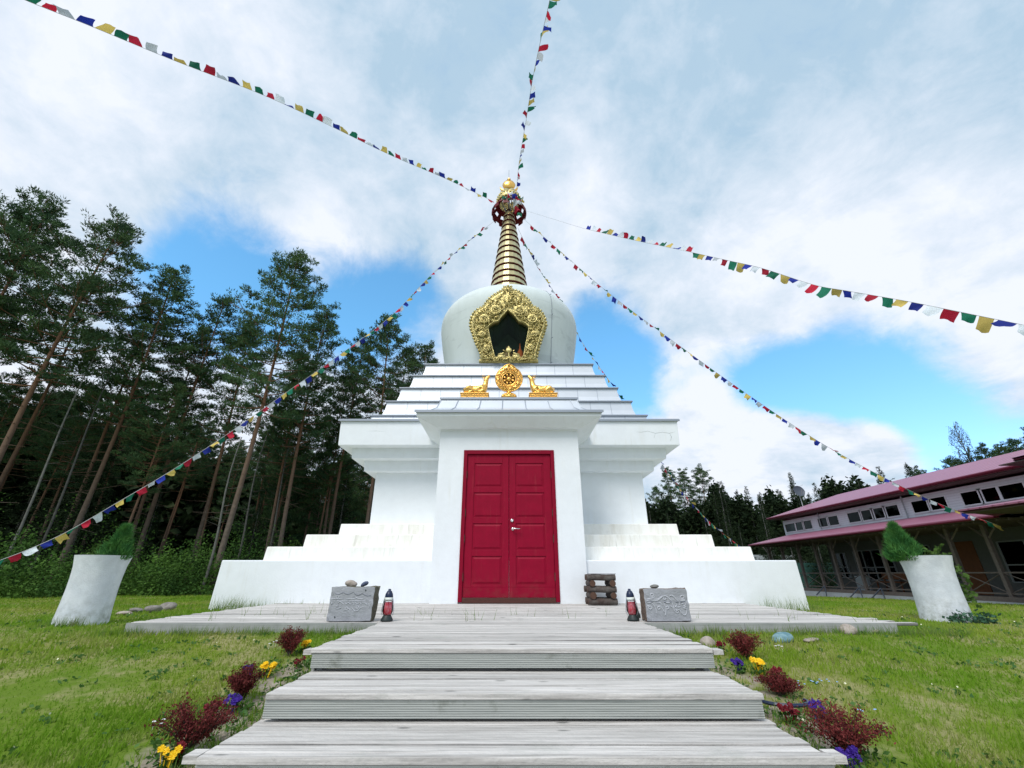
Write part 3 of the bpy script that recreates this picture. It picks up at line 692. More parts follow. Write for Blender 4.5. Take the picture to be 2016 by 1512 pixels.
for s_ in (-1, 1): mb.tube([(s_ * c_[0], c_[1], c_[2]) for c_ in cov], .013, 4)
pr_ = multi('portico_roof', [(tm, M_metal), (mb, M_seam)], por, st_inv); sp(fm, 'edge_flashing', M_flash, pr_)
# door
dr = sp(MB().box(-DW, -DW + .075, PY - .02, PY + .12, -.47, DT).box(DW - .075, DW, PY - .02, PY + .12, -.47, DT).box(-DW + .075, DW - .075, PY - .02, PY + .12, DT - .085, DT), 'door_frame', M_dframe)
bevel(dr, .006)
xl = DW - .078
for s_ in (-1, 1):
    x0, x1 = (-xl, -.004) if s_ < 0 else (.004, xl)
    z0, z1 = -.395, DT - .09
    mb = MB(); mb.box(x0, x1, PY + .035, PY + .09, z0, z1)
    mb.box(x0, x1, PY + .02, PY + .034, z0, z0 + .17)
    cols = (x0 + .15, x1 - .13) if s_ < 0 else (x0 + .13, x1 - .15)
    h4 = (z1 - z0 - .17 - .12) / 4
    rects = []
    for k in range(4):
        a = z0 + .17 + k * h4 + (.05 if k else .04); b = z0 + .17 + (k + 1) * h4 - .06
        rects.append((cols[0], cols[1], a, b))
    mb2 = MB()
    # rails and stiles stand proud, panels sit back
    yF = PY + .02
    mb2.box(x0, cols[0], yF, yF + .014, z0 + .17, z1); mb2.box(cols[1], x1, yF, yF + .014, z0 + .17, z1)
    zs = [z0 + .17] + [v for r4 in rects for v in (r4[2], r4[3])] + [z1]
    for a, b in zip(zs[0::2], zs[1::2]): mb2.box(cols[0], cols[1], yF, yF + .014, a, b)
    for c0, c1, a, b in rects:
        mb2.frus((c0 + .035, c1 - .035, 0, 0), 0, (c0, c1, 0, 0), 0) if False else None
        P4 = [(c0 + .02, a + .02), (c1 - .02, a + .02), (c1 - .02, b - .02), (c0 + .02, b - .02)]; Q4 = [(c0 + .05, a + .05), (c1 - .05, a + .05), (c1 - .05, b - .05), (c0 + .05, b - .05)]
        vs = [(x, yF + .0145, z) for x, z in P4] + [(x, yF + .002, z) for x, z in Q4]
        mb2.add(vs, [(0, 1, 5, 4), (1, 2, 6, 5), (2, 3, 7, 6), (3, 0, 4, 7), (4, 5, 6, 7)])
    lf = sp(mb, 'door_leaf', M_door); bevel(sp(mb2, 'panelling', M_door, lf), .004)
    for z in (-.05, .62, 1.1, 1.85):
        xh = s_ * (xl + .005); sp(MB().tube([(xh, PY - .005, z - .07), (xh, PY - .005, z + .07)], .015, 8), 'hinge', M_brown, lf)
    if s_ > 0:
        mb = MB(); hz = .80; hx = .075
        mb.lathe([(.001, 0), (.03, 0), (.028, .012), (.001, .012)], 20, M=Matrix.Translation((hx, PY + .02, hz)) @ Matrix.Rotation(R(90), 4, 'X'))
        mb.tube([(hx, PY + .02, hz), (hx, PY - .045, hz), (hx + .02, PY - .055, hz), (hx + .14, PY - .055, hz - .005)], [.011, .011, .012, .010], 8)
        sp(mb, 'handle', M_chrome, lf, True)
        mb = MB(); mb.lathe([(.001, 0), (.033, 0), (.03, .02), (.012, .025), (.001, .012)], 20, M=Matrix.Translation((hx - .015, PY + .02, hz + .155)) @ Matrix.Rotation(R(90), 4, 'X'))
        sp(mb, 'lock', M_chrome, lf, True)
bevel(sp(MB().box(-DW + .077, DW - .077, PY - .012, PY + .12, -.485, -.40), 'threshold', M_brown), .005)

# statue and offering in the niche
def skin_obj(name, verts, edges, radii, m, parent=None, sub=2, M=None):
    bm = bmesh.new(); lay = bm.verts.layers.skin.verify()
    for i, v in enumerate(verts):
        q = bm.verts.new(v); q[lay].radius = (radii[i], radii[i]); q[lay].use_root = i == 0
    bm.verts.ensure_lookup_table()
    for a, b in edges: bm.edges.new((bm.verts[a], bm.verts[b]))
    me = bpy.data.meshes.new(name); bm.to_mesh(me); bm.free(); me.materials.append(m); o = link(name, me, parent)
    md = o.modifiers.new('skin', 'SKIN'); md.use_smooth_shade = True
    sb = o.modifiers.new('sub', 'SUBSURF'); sb.levels = sub; sb.render_levels = sub
    return o
nb = nich[10][1]
s1 = thing('seated_statue', 'small dark seated statue inside the niche, behind the gold wheel emblem', 'statue', (-.06, YF + .55, nb - .1))
skin_obj('body', [(0, 0, .22), (0, 0, .42), (0, 0, .58), (0, 0, .66), (0, 0, .78), (.2, -.05, .2), (.05, -.25, .18), (-.2, -.05, .2), (-.05, -.25, .18), (.17, 0, .55), (.2, -.1, .36), (.02, -.2, .3), (-.17, 0, .55), (-.2, -.1, .36), (-.02, -.2, .3), (0, 0, .9)],
         [(0, 1), (1, 2), (2, 3), (3, 4), (0, 5), (5, 6), (0, 7), (7, 8), (2, 9), (9, 10), (10, 11), (2, 12), (12, 13), (13, 14), (4, 15)], [.14, .12, .12, .05, .085, .08, .06, .08, .06, .055, .045, .03, .055, .045, .03, .02], M_statue, s1)
MB().lathe([(.3, -.1), (.36, -.02), (.28, .05), (.33, .1), (.28, .14)], 20).obj('lotus_base', M_statue, s1, True)
s2 = MB().lathe([(.02, 0), (.13, .0), (.12, .3), (.09, .62), (.03, .75), (.01, .95)], 12).obj('draped_banner', M_orange, None, True)
s2.location = (.36, YF + .5, nb - .1); tag(s2, 'orange draped banner beside the seated statue in the niche', 'banner')

# ---------------------------------------------------------------- gold wheel and deer on the portico roof
RZ = 3.664
wh = thing('dharma_wheel', 'gold eight-spoked wheel in a teardrop frame standing on the portico roof', 'ornament', (0, 9.14, RZ))
MB().lathe([(.17, 0), (.185, .03), (.165, .07), (.15, .11), (.10, .15), (.05, .18), (.045, .22), (.06, .235), (.03, .25)], 24).obj('lotus_pedestal', M_gold, wh, True)
mb = MB()
for j in range(14):
    a = 2 * math.pi * j / 14; mb.blob((.155 * math.cos(a), .155 * math.sin(a), .075), (.03, .03, .06), j, 1, .05)
mb.obj('lotus_petal', M_gold, wh, True)
wc = .52
def tear(r, e):     # teardrop outline
    out = []
    for i in range(72):
        a = 2 * math.pi * i / 72 - math.pi / 2; x = r * math.cos(a); z = r * math.sin(a)
        if z > 0: z = z * (1 + e * (z / r) ** 5)
        if z > r * .75: x *= .9
        out.append((x, z + wc))
    return out
to, ti = tear(.315, .22), [(.19 * math.cos(2 * math.pi * i / 72 - math.pi / 2), wc + .19 * math.sin(2 * math.pi * i / 72 - math.pi / 2)) for i in range(72)]
mb = MB(); n = 72
for k in range(7):
    u = k / 6
    for i in range(n):
        x = ti[i][0] * (1 - u) + to[i][0] * u; z = ti[i][1] * (1 - u) + to[i][1] * u
        mb.v.append((x, -.03 - .02 * math.sin(math.pi * u) - .012 * math.sin(i * 1.57) * math.sin(u * 9) + rnd.uniform(-.004, .004), z))
for k in range(6):
    for i in range(n): mb.f.append((k * n + i, k * n + (i + 1) % n, (k + 1) * n + (i + 1) % n, (k + 1) * n + i))
kk = len(mb.v); mb.v += [(x, .03, z) for x, z in ti] + [(x, .03, z) for x, z in to]
for i in range(n):
    j = (i + 1) % n; mb.f += [(i, kk + i, kk + j, j), (6 * n + i, 6 * n + j, kk + n + j, kk + n + i), (kk + i, kk + n + i, kk + n + j, kk + j)]
mb.obj('flame_frame', M_gold, wh, True)
mb = MB()
for i in range(26):
    a = 2 * math.pi * i / 26; cx_, cz_ = .253 * math.cos(a), wc + .253 * math.sin(a)
    mb.tube([(cx_ + .028 * math.cos(b), -.058, cz_ + .028 * math.sin(b) * (1 if i % 2 else -1)) for b in (a, a + 1.2, a + 2.4, a + 3.6, a + 4.8)], [.005, .010, .011, .009, .004], 5)
mb.tube([(x * 1.0, -.035, z) for x, z in to], .014, 6, closed=True)
mb.tube([(x, -.045, z) for x, z in [(.2 * math.cos(2 * math.pi * i / 48), wc + .2 * math.sin(2 * math.pi * i / 48)) for i in range(48)]], .013, 6, closed=True)
mb.tube([(0, -.05, wc + .30), (.03, -.055, wc + .33), (0, -.055, wc + .37), (-.03, -.055, wc + .33), (0, -.05, wc + .30)], .014, 5)
mb.obj('scrollwork', M_gold, wh, True)
mb = MB()
mb.tube([(.165 * math.cos(2 * math.pi * i / 40), -.02, wc + .165 * math.sin(2 * math.pi * i / 40)) for i in range(40)], .022, 8, closed=True)
w1_ = mb.obj('wheel_rim', M_gold, wh, True)
for k in range(8):
    a = 2 * math.pi * k / 8 + math.pi / 8; mb = MB()
    mb.tube([(.05 * math.cos(a), -.02, wc + .05 * math.sin(a)), (.15 * math.cos(a), -.02, wc + .15 * math.sin(a))], .012, 6)
    mb.blob((.105 * math.cos(a), -.03, wc + .105 * math.sin(a)), (.033, .02, .033), k, 1, .0)
    mb.obj('spoke', M_gold, wh, True)
MB().lathe([(.0, -.012), (.18, -.012), (.18, -.022), (0, -.022)], 32, cap=False, M=Matrix.Translation((0, 0, wc)) @ Matrix.Rotation(R(90), 4, 'X')).obj('dark_backing', M_statue, wh)  # thin dark disc added behind the spokes so their gaps look dark
MB().lathe([(.0, .035), (.03, .04), (.05, .02), (.062, .0), (.05, -.02)], 20, cap=False, M=Matrix.Translation((0, -.02, wc)) @ Matrix.Rotation(R(90), 4, 'X')).obj('hub', M_gold, wh, True)
MB().tube([(-.09, -.0, .27), (-.05, -.0, .25), (0, 0, .24), (.05, 0, .25), (.09, 0, .27)], [.015, .03, .03, .03, .015], 8).obj('stem', M_gold, wh, True)

def deer(side):
    d = thing('deer_statue', 'gold reclining deer on a plinth %s of the gold wheel, looking up' % ('left' if side < 0 else 'right'), 'statue', (side * .79, 9.15, RZ), 'gold deer on the portico roof'); d.scale = (1.2, 1.2, 1.2)
    mb = MB(); mb.box(-.275, .275, -.12, .12, 0, .025); mb.box(-.26, .26, -.105, .105, .025, .09); mb.box(-.275, .275, -.12, .12, .09, .115)
    bevel(mb.obj('plinth', M_gold, d), .004)
    mb = MB()
    for i in range(20): mb.blob((-.255 + i * .0268, -.108, .058), (.012, .008, .028), i, 1, 0)
    mb.obj('plinth_petals', M_gold, d, True)
    f = -side      # facing the wheel
    V = [(-.13, 0, .20), (-.02, 0, .19), (.08, 0, .185), (.165, 0, .20), (.195, 0, .27), (.205, 0, .35), (.215, 0, .41), (.245, 0, .445), (.285, 0, .48),
         (-.19, 0, .20), (-.235, 0, .225),
         (-.12, -.075, .16), (-.03, -.10, .135), (-.14, -.10, .125), (-.12, .075, .16), (-.03, .10, .135), (-.14, .10, .125),
         (.15, -.06, .16), (.06, -.085, .13), (.17, -.075, .128), (.15, .06, .16), (.06, .085, .13), (.17, .075, .128)]
    E = [(0, 1), (1, 2), (2, 3), (3, 4), (4, 5), (5, 6), (6, 7), (7, 8), (0, 9), (9, 10), (0, 11), (11, 12), (12, 13), (0, 14), (14, 15), (15, 16), (3, 17), (17, 18), (18, 19), (3, 20), (20, 21), (21, 22)]
    Rr = [.085, .068, .065, .062, .042, .034, .035, .024, .012, .045, .010, .05, .024, .014, .05, .024, .014, .034, .02, .012, .034, .02, .012]
    skin_obj('body', [(x * f, y, .115 + (z - .115) * 1.12) for x, y, z in V], E, [r_ * (1.75 if i_ < 4 or i_ in (9, 11, 14) else 1.5) for i_, r_ in enumerate(Rr)], M_gold, d, 2)
    mb = MB()
    for s_ in (-1, 1):
        mb.tube([(.205 * f, s_ * .02, .47), (.18 * f, s_ * .04, .50), (.145 * f, s_ * .05, .49), (.12 * f, s_ * .045, .52)], [.009, .008, .006, .003], 6)
    mb.obj('antler', M_gold, d, True)
    mb = MB()
    for s_ in (-1, 1): mb.blob((.165 * f, s_ * .045, .455), (.035, .012, .012), 2, 1, 0)
    mb.obj('ear', M_gold, d, True)
deer(-1); deer(1)

# ---------------------------------------------------------------- deck and steps
def boards(mb, x0, x1, y0, y1, ztop, th=.03, w=.1025, jit=.012, seed=1, holes=None):
    r_ = random.Random(seed); k = math.floor(y0 / w); y = k * w
    while y < y1 - .02:
        a, b = max(y + .0045, y0), min(y + w - .0045, y1)
        if b - a > .02:
            dz = r_.uniform(-.004, .004); xa, xb = x0 + r_.uniform(-jit, jit), x1 + r_.uniform(-jit, jit)
            cuts = [xa] + sorted(r_.uniform(xa + .5, xb - .5) for _ in range(0 if xb - xa < 3.5 else 2)) + [xb]
            for p, q in zip(cuts, cuts[1:]):
                tl = r_.uniform(-.002, .002)
                vs = [(p + .002, a, ztop + dz - th), (q - .002, a, ztop + dz - th), (q - .002, b, ztop + dz - th), (p + .002, b, ztop + dz - th), (p + .002, a, ztop + dz + tl), (q - .002, a, ztop + dz - tl), (q - .002, b, ztop + dz - tl), (p + .002, b, ztop + dz + tl)]
                mb.add(vs, [(3, 2, 1, 0), (4, 5, 6, 7), (0, 1, 5, 4), (1, 2, 6, 5), (2, 3, 7, 6), (3, 0, 4, 7)])
        y += w
    return mb
dk = thing('wooden_deck', 'weathered grey plank deck in front of the stupa, with a narrower walkway to the steps', 'deck', (0, 0, 0))
WX = 1.45
mb = MB(); boards(mb, -4.25, 4.30, 5.42, 8.755, DECK, jit=.03)
for x0, x1, y0, y1 in ((4.33, 4.56, 5.43, 5.52), (4.34, 4.48, 5.64, 5.73), (4.34, 4.52, 5.95, 6.04)): mb.box(x0, x1, y0, y1, DECK - .035, DECK - .006)
bevel(mb.obj('platform_boards', M_board, dk), .004, 1)
mb = MB(); boards(mb, -1.425, 1.479, 3.60, 5.415, DECK + .001, jit=.014, seed=4); bevel(mb.obj('walkway_boards', M_board, dk), .004, 1)
for a, b in ((-4.23, -1.9), (-1.897, -1.47), (1.47, 2.6), (2.604, 4.28)): MB().box(a, b, 5.385, 5.412, DECK - .115, DECK - .004).obj('fascia', M_fascia, dk)
for s_ in (-1, 1): MB().box(s_ * 1.42 - .012, s_ * 1.42 + .012, 3.66, 5.38, DECK - .16, DECK - .035).obj('fascia', M_fascia, dk)
MB().box(-4.23, -4.20, 5.42, 8.7, DECK - .12, DECK - .034).obj('fascia', M_fascia, dk); MB().box(4.25, 4.28, 5.42, 8.7, DECK - .12, DECK - .034).obj('fascia', M_fascia, dk)
def grooved(mb, x0, x1, yf, z0, z1, n=11):
    h = (z1 - z0) / n; prof = []
    for i in range(n):
        a = z0 + i * h; prof += [(yf + .005, a), (yf + .005, a + h * .26), (yf, a + h * .38), (yf, a + h * .92)]
    prof.append((yf + .012, z1)); k = len(mb.v)
    for (y, z) in prof: mb.v += [(x0, y, z), (x1, y, z)]
    for i in range(len(prof) - 1): mb.f.append((k + 2 * i, k + 2 * i + 1, k + 2 * i + 3, k + 2 * i + 2))
    mb.box(x0, x1, yf + .014, yf + .03, z0, z1); return mb
stp = thing('wooden_steps', 'wide weathered plank steps with grooved risers leading up to the deck', 'steps', (0, 2.6, -.9))
SI = Matrix.Translation((0, -2.6, .9))
fr = [(3.60, DECK), (3.0, -.635), (2.50, -.772), (1.92, -.905), (1.34, -1.03)]
hw = [1.452, 1.445, 1.475, 1.48, 1.49]; stp.location.x = .027
def stq(mb, name, m, par=stp):
    o = mb.obj(name, m); o.data.transform(SI); o.parent = par; return o
for i in range(5):
    yf, zt = fr[i]
    if i:
        mb = MB(); boards(mb, -hw[i], hw[i], yf, fr[i - 1][0] + .12, zt, th=.032, w=.1025, seed=10 + i)
        tr_ = bevel(stq(mb, 'tread', M_board), .004, 1)
    else: tr_ = None
    mb = MB(); grooved(mb, -hw[i] + .004, hw[i] - .004, yf + .009, zt - .124, zt - .034, 8)
    stq(mb, 'riser', M_riser, stp)
    mb = MB()
    for s_ in (-1, 1): mb.box(s_ * (hw[i] - .05) - .02, s_ * (hw[i] - .05) + .02, yf + .07, yf + .75, zt - .15, zt - .034)
    stq(mb, 'stringer', M_fascia, stp)
for q in ((-1.55, -1.482, 2.53, 2.62, -.808, -.778), (1.482, 1.55, 2.53, 2.62, -.808, -.778), (-1.52, -1.458, 3.62, 3.72, -.535, -.505), (1.458, 1.53, 3.62, 3.72, -.535, -.505)): stq(MB().box(*q), 'joist_end', M_board)
# screws
# ---------------------------------------------------------------- carved slabs, pebbles, lanterns, logs
def slab(loc, w, h, dpt, skew, side_m, name_lab, rz=0):
    t_ = thing('carved_stone', name_lab, 'carved stone', loc, 'carved prayer stones on the deck', rz)
    bm = bmesh.new(); bmesh.ops.create_cube(bm, size=1); bmesh.ops.subdivide_edges(bm, edges=bm.edges, cuts=7, use_grid_fill=True)
    rr_ = random.Random(int(w * 1000))
    for v in bm.verts:
        x, y, z = v.co; e = sum(abs(abs(q) - .5) < .01 for q in (x, y, z))
        k = .012 if e >= 2 else .003
        v.co = Vector(((x) * w + skew * z * h, y * dpt, (z + .5) * h)) + Vector([rr_.uniform(-k, k) for _ in range(3)]) * (1 if y > -.45 else .5)
        if v.co.z < .005: v.co.z = .0
    me = bpy.data.meshes.new('slab'); bm.to_mesh(me); bm.free(); me.materials.append(M_slab); me.materials.append(side_m)
    for p_ in me.polygons: p_.material_index = 0 if p_.normal.y < -.8 else 1
    bevel(link('block', me, t_), .006)
    return t_
# left slab
pL = atZ(652, 1225, DECK); 
LW, LH, LD = .50, .352, .20
L = slab((-1.80, 5.56, DECK + .004), LW, LH, LD, .04, M_slabside, 'grey carved stone block with worn faint lettering, standing left of the walkway')
mb = MB()
def uvl(px, py):   # crop pixel to slab face
    v = (py - 370) / (1260 - 370); l = 265 - 145 * v; r_ = 1265 - 110 * v; u = (px - l) / (r_ - l)
    z = (1 - v) * LH; return ((u - .5) * LW + .04 * (z - LH / 2), -LD / 2 - .002, z)
def stroke(mb, pts, f, r_=.0035):
    P = [Vector(f(*p)) for p in pts]; out = []
    for i in range(len(P) - 1):
        p0, p1, p2, p3 = P[max(i - 1, 0)], P[i], P[i + 1], P[min(i + 2, len(P) - 1)]
        for k in range(4):
            u = k / 4; out.append(.5 * ((2 * p1) + (p2 - p0) * u + (2 * p0 - 5 * p1 + 4 * p2 - p3) * u * u + (3 * p1 - p0 - 3 * p2 + p3) * u ** 3))
    out.append(P[-1]); mb.tube(out, r_, 5)
def circ(cx_, cy_, r, n=9, a0=0, a1=360): return [(cx_ + r * math.cos(R(a0 + (a1 - a0) * i / (n - 1))), cy_ + r * math.sin(R(a0 + (a1 - a0) * i / (n - 1)))) for i in range(n)]
mb2 = MB()
for pts in ([(330, 540), (390, 572), (460, 548), (520, 515)], [(530, 520), (600, 562), (690, 545), (760, 505)], [(765, 510), (810, 572), (885, 582), (960, 540)], [(970, 540), (1030, 585), (1090, 605), (1160, 590)]): stroke(mb2, pts, uvl, .003)
for pts in ([(240, 690), (340, 685), (500, 692)], [(600, 692), (700, 684), (790, 690)], [(800, 640), (880, 680), (980, 690)], [(380, 742), (520, 748), (640, 742)], [(660, 745), (800, 742), (1040, 748)], [(1130, 745), (1180, 745)], [(240, 700), (235, 760), (270, 800), (240, 820)], [(330, 700), (330, 760)], circ(390, 640, 30), [(400, 790), (450, 760), (500, 790), (540, 830)],
            [(560, 770), (600, 820), (640, 780), (700, 830)], [(720, 770), (770, 800), (760, 850)], [(800, 780), (860, 820), (900, 770), (940, 820)], [(960, 790), (1040, 800), (1080, 840)], [(350, 860), (400, 850), (390, 880), (340, 900)], [(340, 925), (420, 930), (470, 905)], [(560, 960), (600, 900), (650, 930), (690, 980)], [(720, 900), (760, 960), (800, 1000)], [(820, 1000), (880, 970), (920, 910), (1000, 900)], [(1100, 800), (1130, 860), (1110, 910)], circ(600, 930, 35), circ(850, 900, 30)): stroke(mb, pts, uvl, .0034)
mb.obj('carved_lettering', M_relief, L); mb2.obj('carved_scallops', M_groove, L)
mb = MB()
for px, py in ((1040, 465), (330, 1150)): q = uvl(px, py); mb.blob(q, (.008, .003, .012), 3, 1)
mb.obj('chipped_pit', M_blackg, L)
# right slab
RW, RH, RD = .50, .332, .20
Rr = slab((1.80, 5.56, DECK + .004), RW, RH, RD, 0.0, M_slabside2, 'grey carved stone block with clear curling prayer script, standing right of the walkway')
def uvr(px, py):
    v = (py - 325) / 850; l = 665 + 95 * v; r_ = 1650 + 160 * v; u = (px - l) / (r_ - l)
    return ((u - .5) * RW, -RD / 2 - .002, (1 - v) * RH)
ST = [circ(865, 490, 38), [(820, 545), (870, 562), (930, 545)], [(760, 600), (830, 590), (930, 606), (1000, 600), (1060, 560), (1100, 530)], [(750, 640), (830, 625), (940, 642), (1010, 625), (1090, 548)],
      [(1100, 530), (1160, 518), (1215, 540), (1270, 600), (1310, 640)], [(1130, 560), (1130, 600), (1165, 612), (1190, 582)], [(1270, 510), (1320, 503), (1380, 550), (1440, 620), (1480, 652)],
      circ(1560, 545, 42), [(1510, 602), (1560, 622), (1620, 602)], [(1520, 642), (1630, 635)], [(870, 710), (920, 770), (950, 830), (975, 900), (980, 955)], circ(830, 822, 38), [(765, 790), (785, 772), (805, 800)],
      [(1000, 792), (1060, 780), (1110, 850), (1160, 925)], circ(1030, 830, 34), [(1150, 700), (1165, 760), (1200, 840), (1197, 920), (1190, 1010)], circ(1228, 822, 34), [(1190, 690), (1290, 690)], [(1290, 782), (1340, 800), (1380, 860), (1400, 912)], [(1330, 690), (1360, 760), (1380, 830)],
      [(1420, 700), (1440, 760), (1412, 800), (1470, 812), (1530, 800)], [(1500, 700), (1510, 760)], [(1420, 872), (1480, 868), (1530, 900), (1560, 972)], circ(1460, 930, 30), [(1560, 722), (1620, 702), (1650, 740), (1600, 780), (1660, 792), (1600, 832), (1670, 852), (1680, 950), (1650, 1010), (1600, 990), (1570, 932)], [(760, 690), (850, 690)], [(980, 700), (1060, 700), (1090, 740)]]
mb = MB()
for pts in ST: stroke(mb, pts, uvr, .0048)
mb.obj('carved_script', M_relief, Rr)
mb = MB()
for a, b in (((745, 668), (790, 668)), ((820, 668), (880, 668)), ((980, 677), (1030, 677)), ((1140, 670), (1195, 670)), ((1260, 666), (1320, 669)), ((1410, 672), (1480, 672)), ((1520, 672), (1640, 668))): stroke(mb, [a, b], uvr, .0048)
mb.obj('carved_dashes', M_groove, Rr)
def pebble(loc, r, m, lab, cat='stone', group=None, seed=1, tilt=0, name='pebble', rz=0, amp=.16):
    o = MB().blob((0, 0, 0), r, seed, 3, amp).obj(name, m, None, True); o.location = loc; o.rotation_euler = (0, tilt, rz)
    return tag(o, lab, cat, group)
pebble((-1.865, 5.58, DECK + LH + .034), (.068, .055, .036), M_st2, 'pale mottled pebble lying on the left carved stone', seed=4)
pebble((-1.70, 5.56, DECK + LH + .032), (.047, .035, .026), M_st3, 'dark blue tilted pebble on the left carved stone, next to the pale one', seed=9, tilt=R(-24))
pebble((1.72, 5.58, DECK + RH + .025), (.052, .045, .022), M_st4, 'smooth flat greenish pebble lying on the right carved stone', seed=5, tilt=R(-4), amp=.05)
def lantern(loc, lab, tilt=0, rz=0):
    t_ = thing('grave_lantern', lab, 'lantern', loc, 'red candle lanterns beside the walkway', rz); t_.rotation_euler = (0, tilt, rz); t_.scale = (1.25, 1.25, 1.)
    MB().lathe([(.056, 0), (.056, .012), (.036, .055), (.034, .06)], 16).obj('base', M_blackg, t_, True)
    MB().lathe([(.036, .06), (.05, .10), (.047, .14), (.035, .235), (.035, .24)], 20, cap=False).obj('glass', M_lglass, t_, True)
    MB().lathe([(.030, .062), (.036, .09), (.034, .15), (.0325, .192), (.001, .195)], 16).obj('candle', M_redc, t_, True)
    MB().lathe([(.034, .203), (.0375, .205), (.0375, .240), (.034, .242)], 16).obj('collar', M_whitec, t_, True)
    MB().lathe([(.036, .238), (.038, .245), (.034, .275), (.022, .305), (.013, .312), (.013, .328), (.004, .33)], 16).obj('cap', M_black, t_, True)
    mb = MB(); mb.tube([(-.037, 0, .24), (-.05, 0, .17), (-.058, 0, .09), (-.045, 0, .055)], .003, 5); mb.tube([(.037, 0, .24), (.05, 0, .17), (.058, 0, .09), (.045, 0, .055)], .003, 5)
    mb.obj('handle_wire', M_flash, t_)
    return t_
p = atZ(761, 1223, DECK); lantern((p.x, p.y, DECK + .003), 'upright red candle lantern with black cap, right of the left carved stone', 0)
p = atZ(1247, 1222, DECK); lantern((p.x, p.y, DECK + .003), 'slightly askew red candle lantern with black cap, left of the right carved stone', R(-2))
o = MB().lathe([(.001, 0), (.03, 0), (.032, .03), (.018, .06), (.010, .09), (.004, .12)], 14).obj('candle_snuffer', M_blackg, None, True); p = atZ(1257, 1217, DECK); o.location = (p.x + .005, p.y + .03, DECK + .004); tag(o, 'small dark cone lying between the right lantern and its carved stone', 'lantern part')
lg = thing('log_stack', 'crib of short dark logs stacked crosswise against the wall right of the red door', 'log stack', (1.62, 8.36, DECK + .004))
lr = .055; zc = lr
for k in range(5):
    for s_ in (-1, 1):
        rr_ = lr * rnd.uniform(.92, 1.06)
        if k % 2 == 0: e = rnd.uniform(-.015, .015); a, b = Vector((-.25 + e, s_ * .16, zc)), Vector((.25 + e, s_ * .16, zc))
        else: a, b = Vector((s_ * .175, -.22, zc)), Vector((s_ * .175, .22, zc))
        lo = MB().tube([a, a.lerp(b, .33) + Vector((0, 0, .003)), a.lerp(b, .66) - Vector((0, 0, .003)), b], rr_, 14, caps=False).obj('log', M_log, lg, True)
        d = (b - a).normalized(); mbe = MB()
        mbe.tube([a - d * .001, a + d * .004], rr_ * .985, 14); mbe.tube([b - d * .004, b + d * .001], rr_ * .985, 14); mbe.obj('sawn_end', M_logend, lo)
    zc += lr * 1.72
MB().box(-.19, .25, -.2, .2, zc - lr * .70, zc - lr * .60).obj('top_plate', M_logred, lg)

# ---------------------------------------------------------------- leaf / tuft helpers
def leaves(P, size, up=0., aspect=.6, seed=0, quad=True):
    """P (n,3) leaf centres -> quads with random orientation"""
    r_ = np.random.default_rng(seed); n = len(P); P = np.asarray(P)
    d = r_.normal(size=(n, 3)); d[:, 2] = d[:, 2] * .6 + up; d /= np.linalg.norm(d, axis=1)[:, None]
    e = r_.normal(size=(n, 3)); e -= (e * d).sum(1)[:, None] * d; e /= np.linalg.norm(e, axis=1)[:, None]
    sz = (np.asarray(size) * r_.uniform(.65, 1.3, n))[:, None]
    a = P - d * sz * .5; b = P + d * sz * .5; m = P - d * sz * .02
    V = np.stack([a, m + e * sz * aspect * .5, b, m - e * sz * aspect * .5], 1).reshape(-1, 3)
    F = np.arange(n * 4).reshape(n, 4); return V, F
def tufts(P, D, L, w, seed=0):
    """thin triangles from P along D"""
    r_ = np.random.default_rng(seed); n = len(P)
    e = r_.normal(size=(n, 3)); e -= (e * D).sum(1)[:, None] * D; e /= np.linalg.norm(e, axis=1)[:, None] + 1e-9
    w = np.asarray(w).reshape(-1, 1) if np.ndim(w) else w; L = np.asarray(L).reshape(-1, 1) if np.ndim(L) else L
    V = np.stack([P - e * w, P + e * w, P + D * L], 1).reshape(-1, 3); return V, np.arange(n * 3).reshape(n, 3)

# planters
def planter(loc, lab, rz=0, s_=1.):
    t_ = thing('concrete_planter', lab, 'planter', loc, 'tall white concrete planters', rz)
    H = .84 * s_; pr = [(.285, 0), (.278, .1), (.270, .25), (.265, .42), (.268, .56), (.278, .70), (.31, H - .0)]
    pr = [(a * s_, min(b * s_ / 1, H)) for a, b in pr[:-1]] + [(.305 * s_, H)]
    mb = MB(); mb.lathe(pr + [(.285 * s_, H), (.26 * s_, H - .08)], 48, cap=False)
    mb.obj('pot', M_concr, t_, True).modifiers.new('e', 'EDGE_SPLIT').split_angle = R(40)
    MB().lathe([(.001, H - .07), (.27 * s_, H - .07)], 24, cap=False).obj('soil', M_soil, t_)
    return t_, H
pl = Vector((-5.56, 6.32, gz(-5.56, 6.32) - .01)); plL, HL = planter(pl, 'tall white concrete planter at the left end of the deck, with a small green conifer')
pr2 = Vector((6.42, 7.12, gz(6.4, 7.1) - .01)); plR, HR = planter(pr2, 'tall white concrete planter right of the deck, with ivy trailing over its side', s_=1.06)
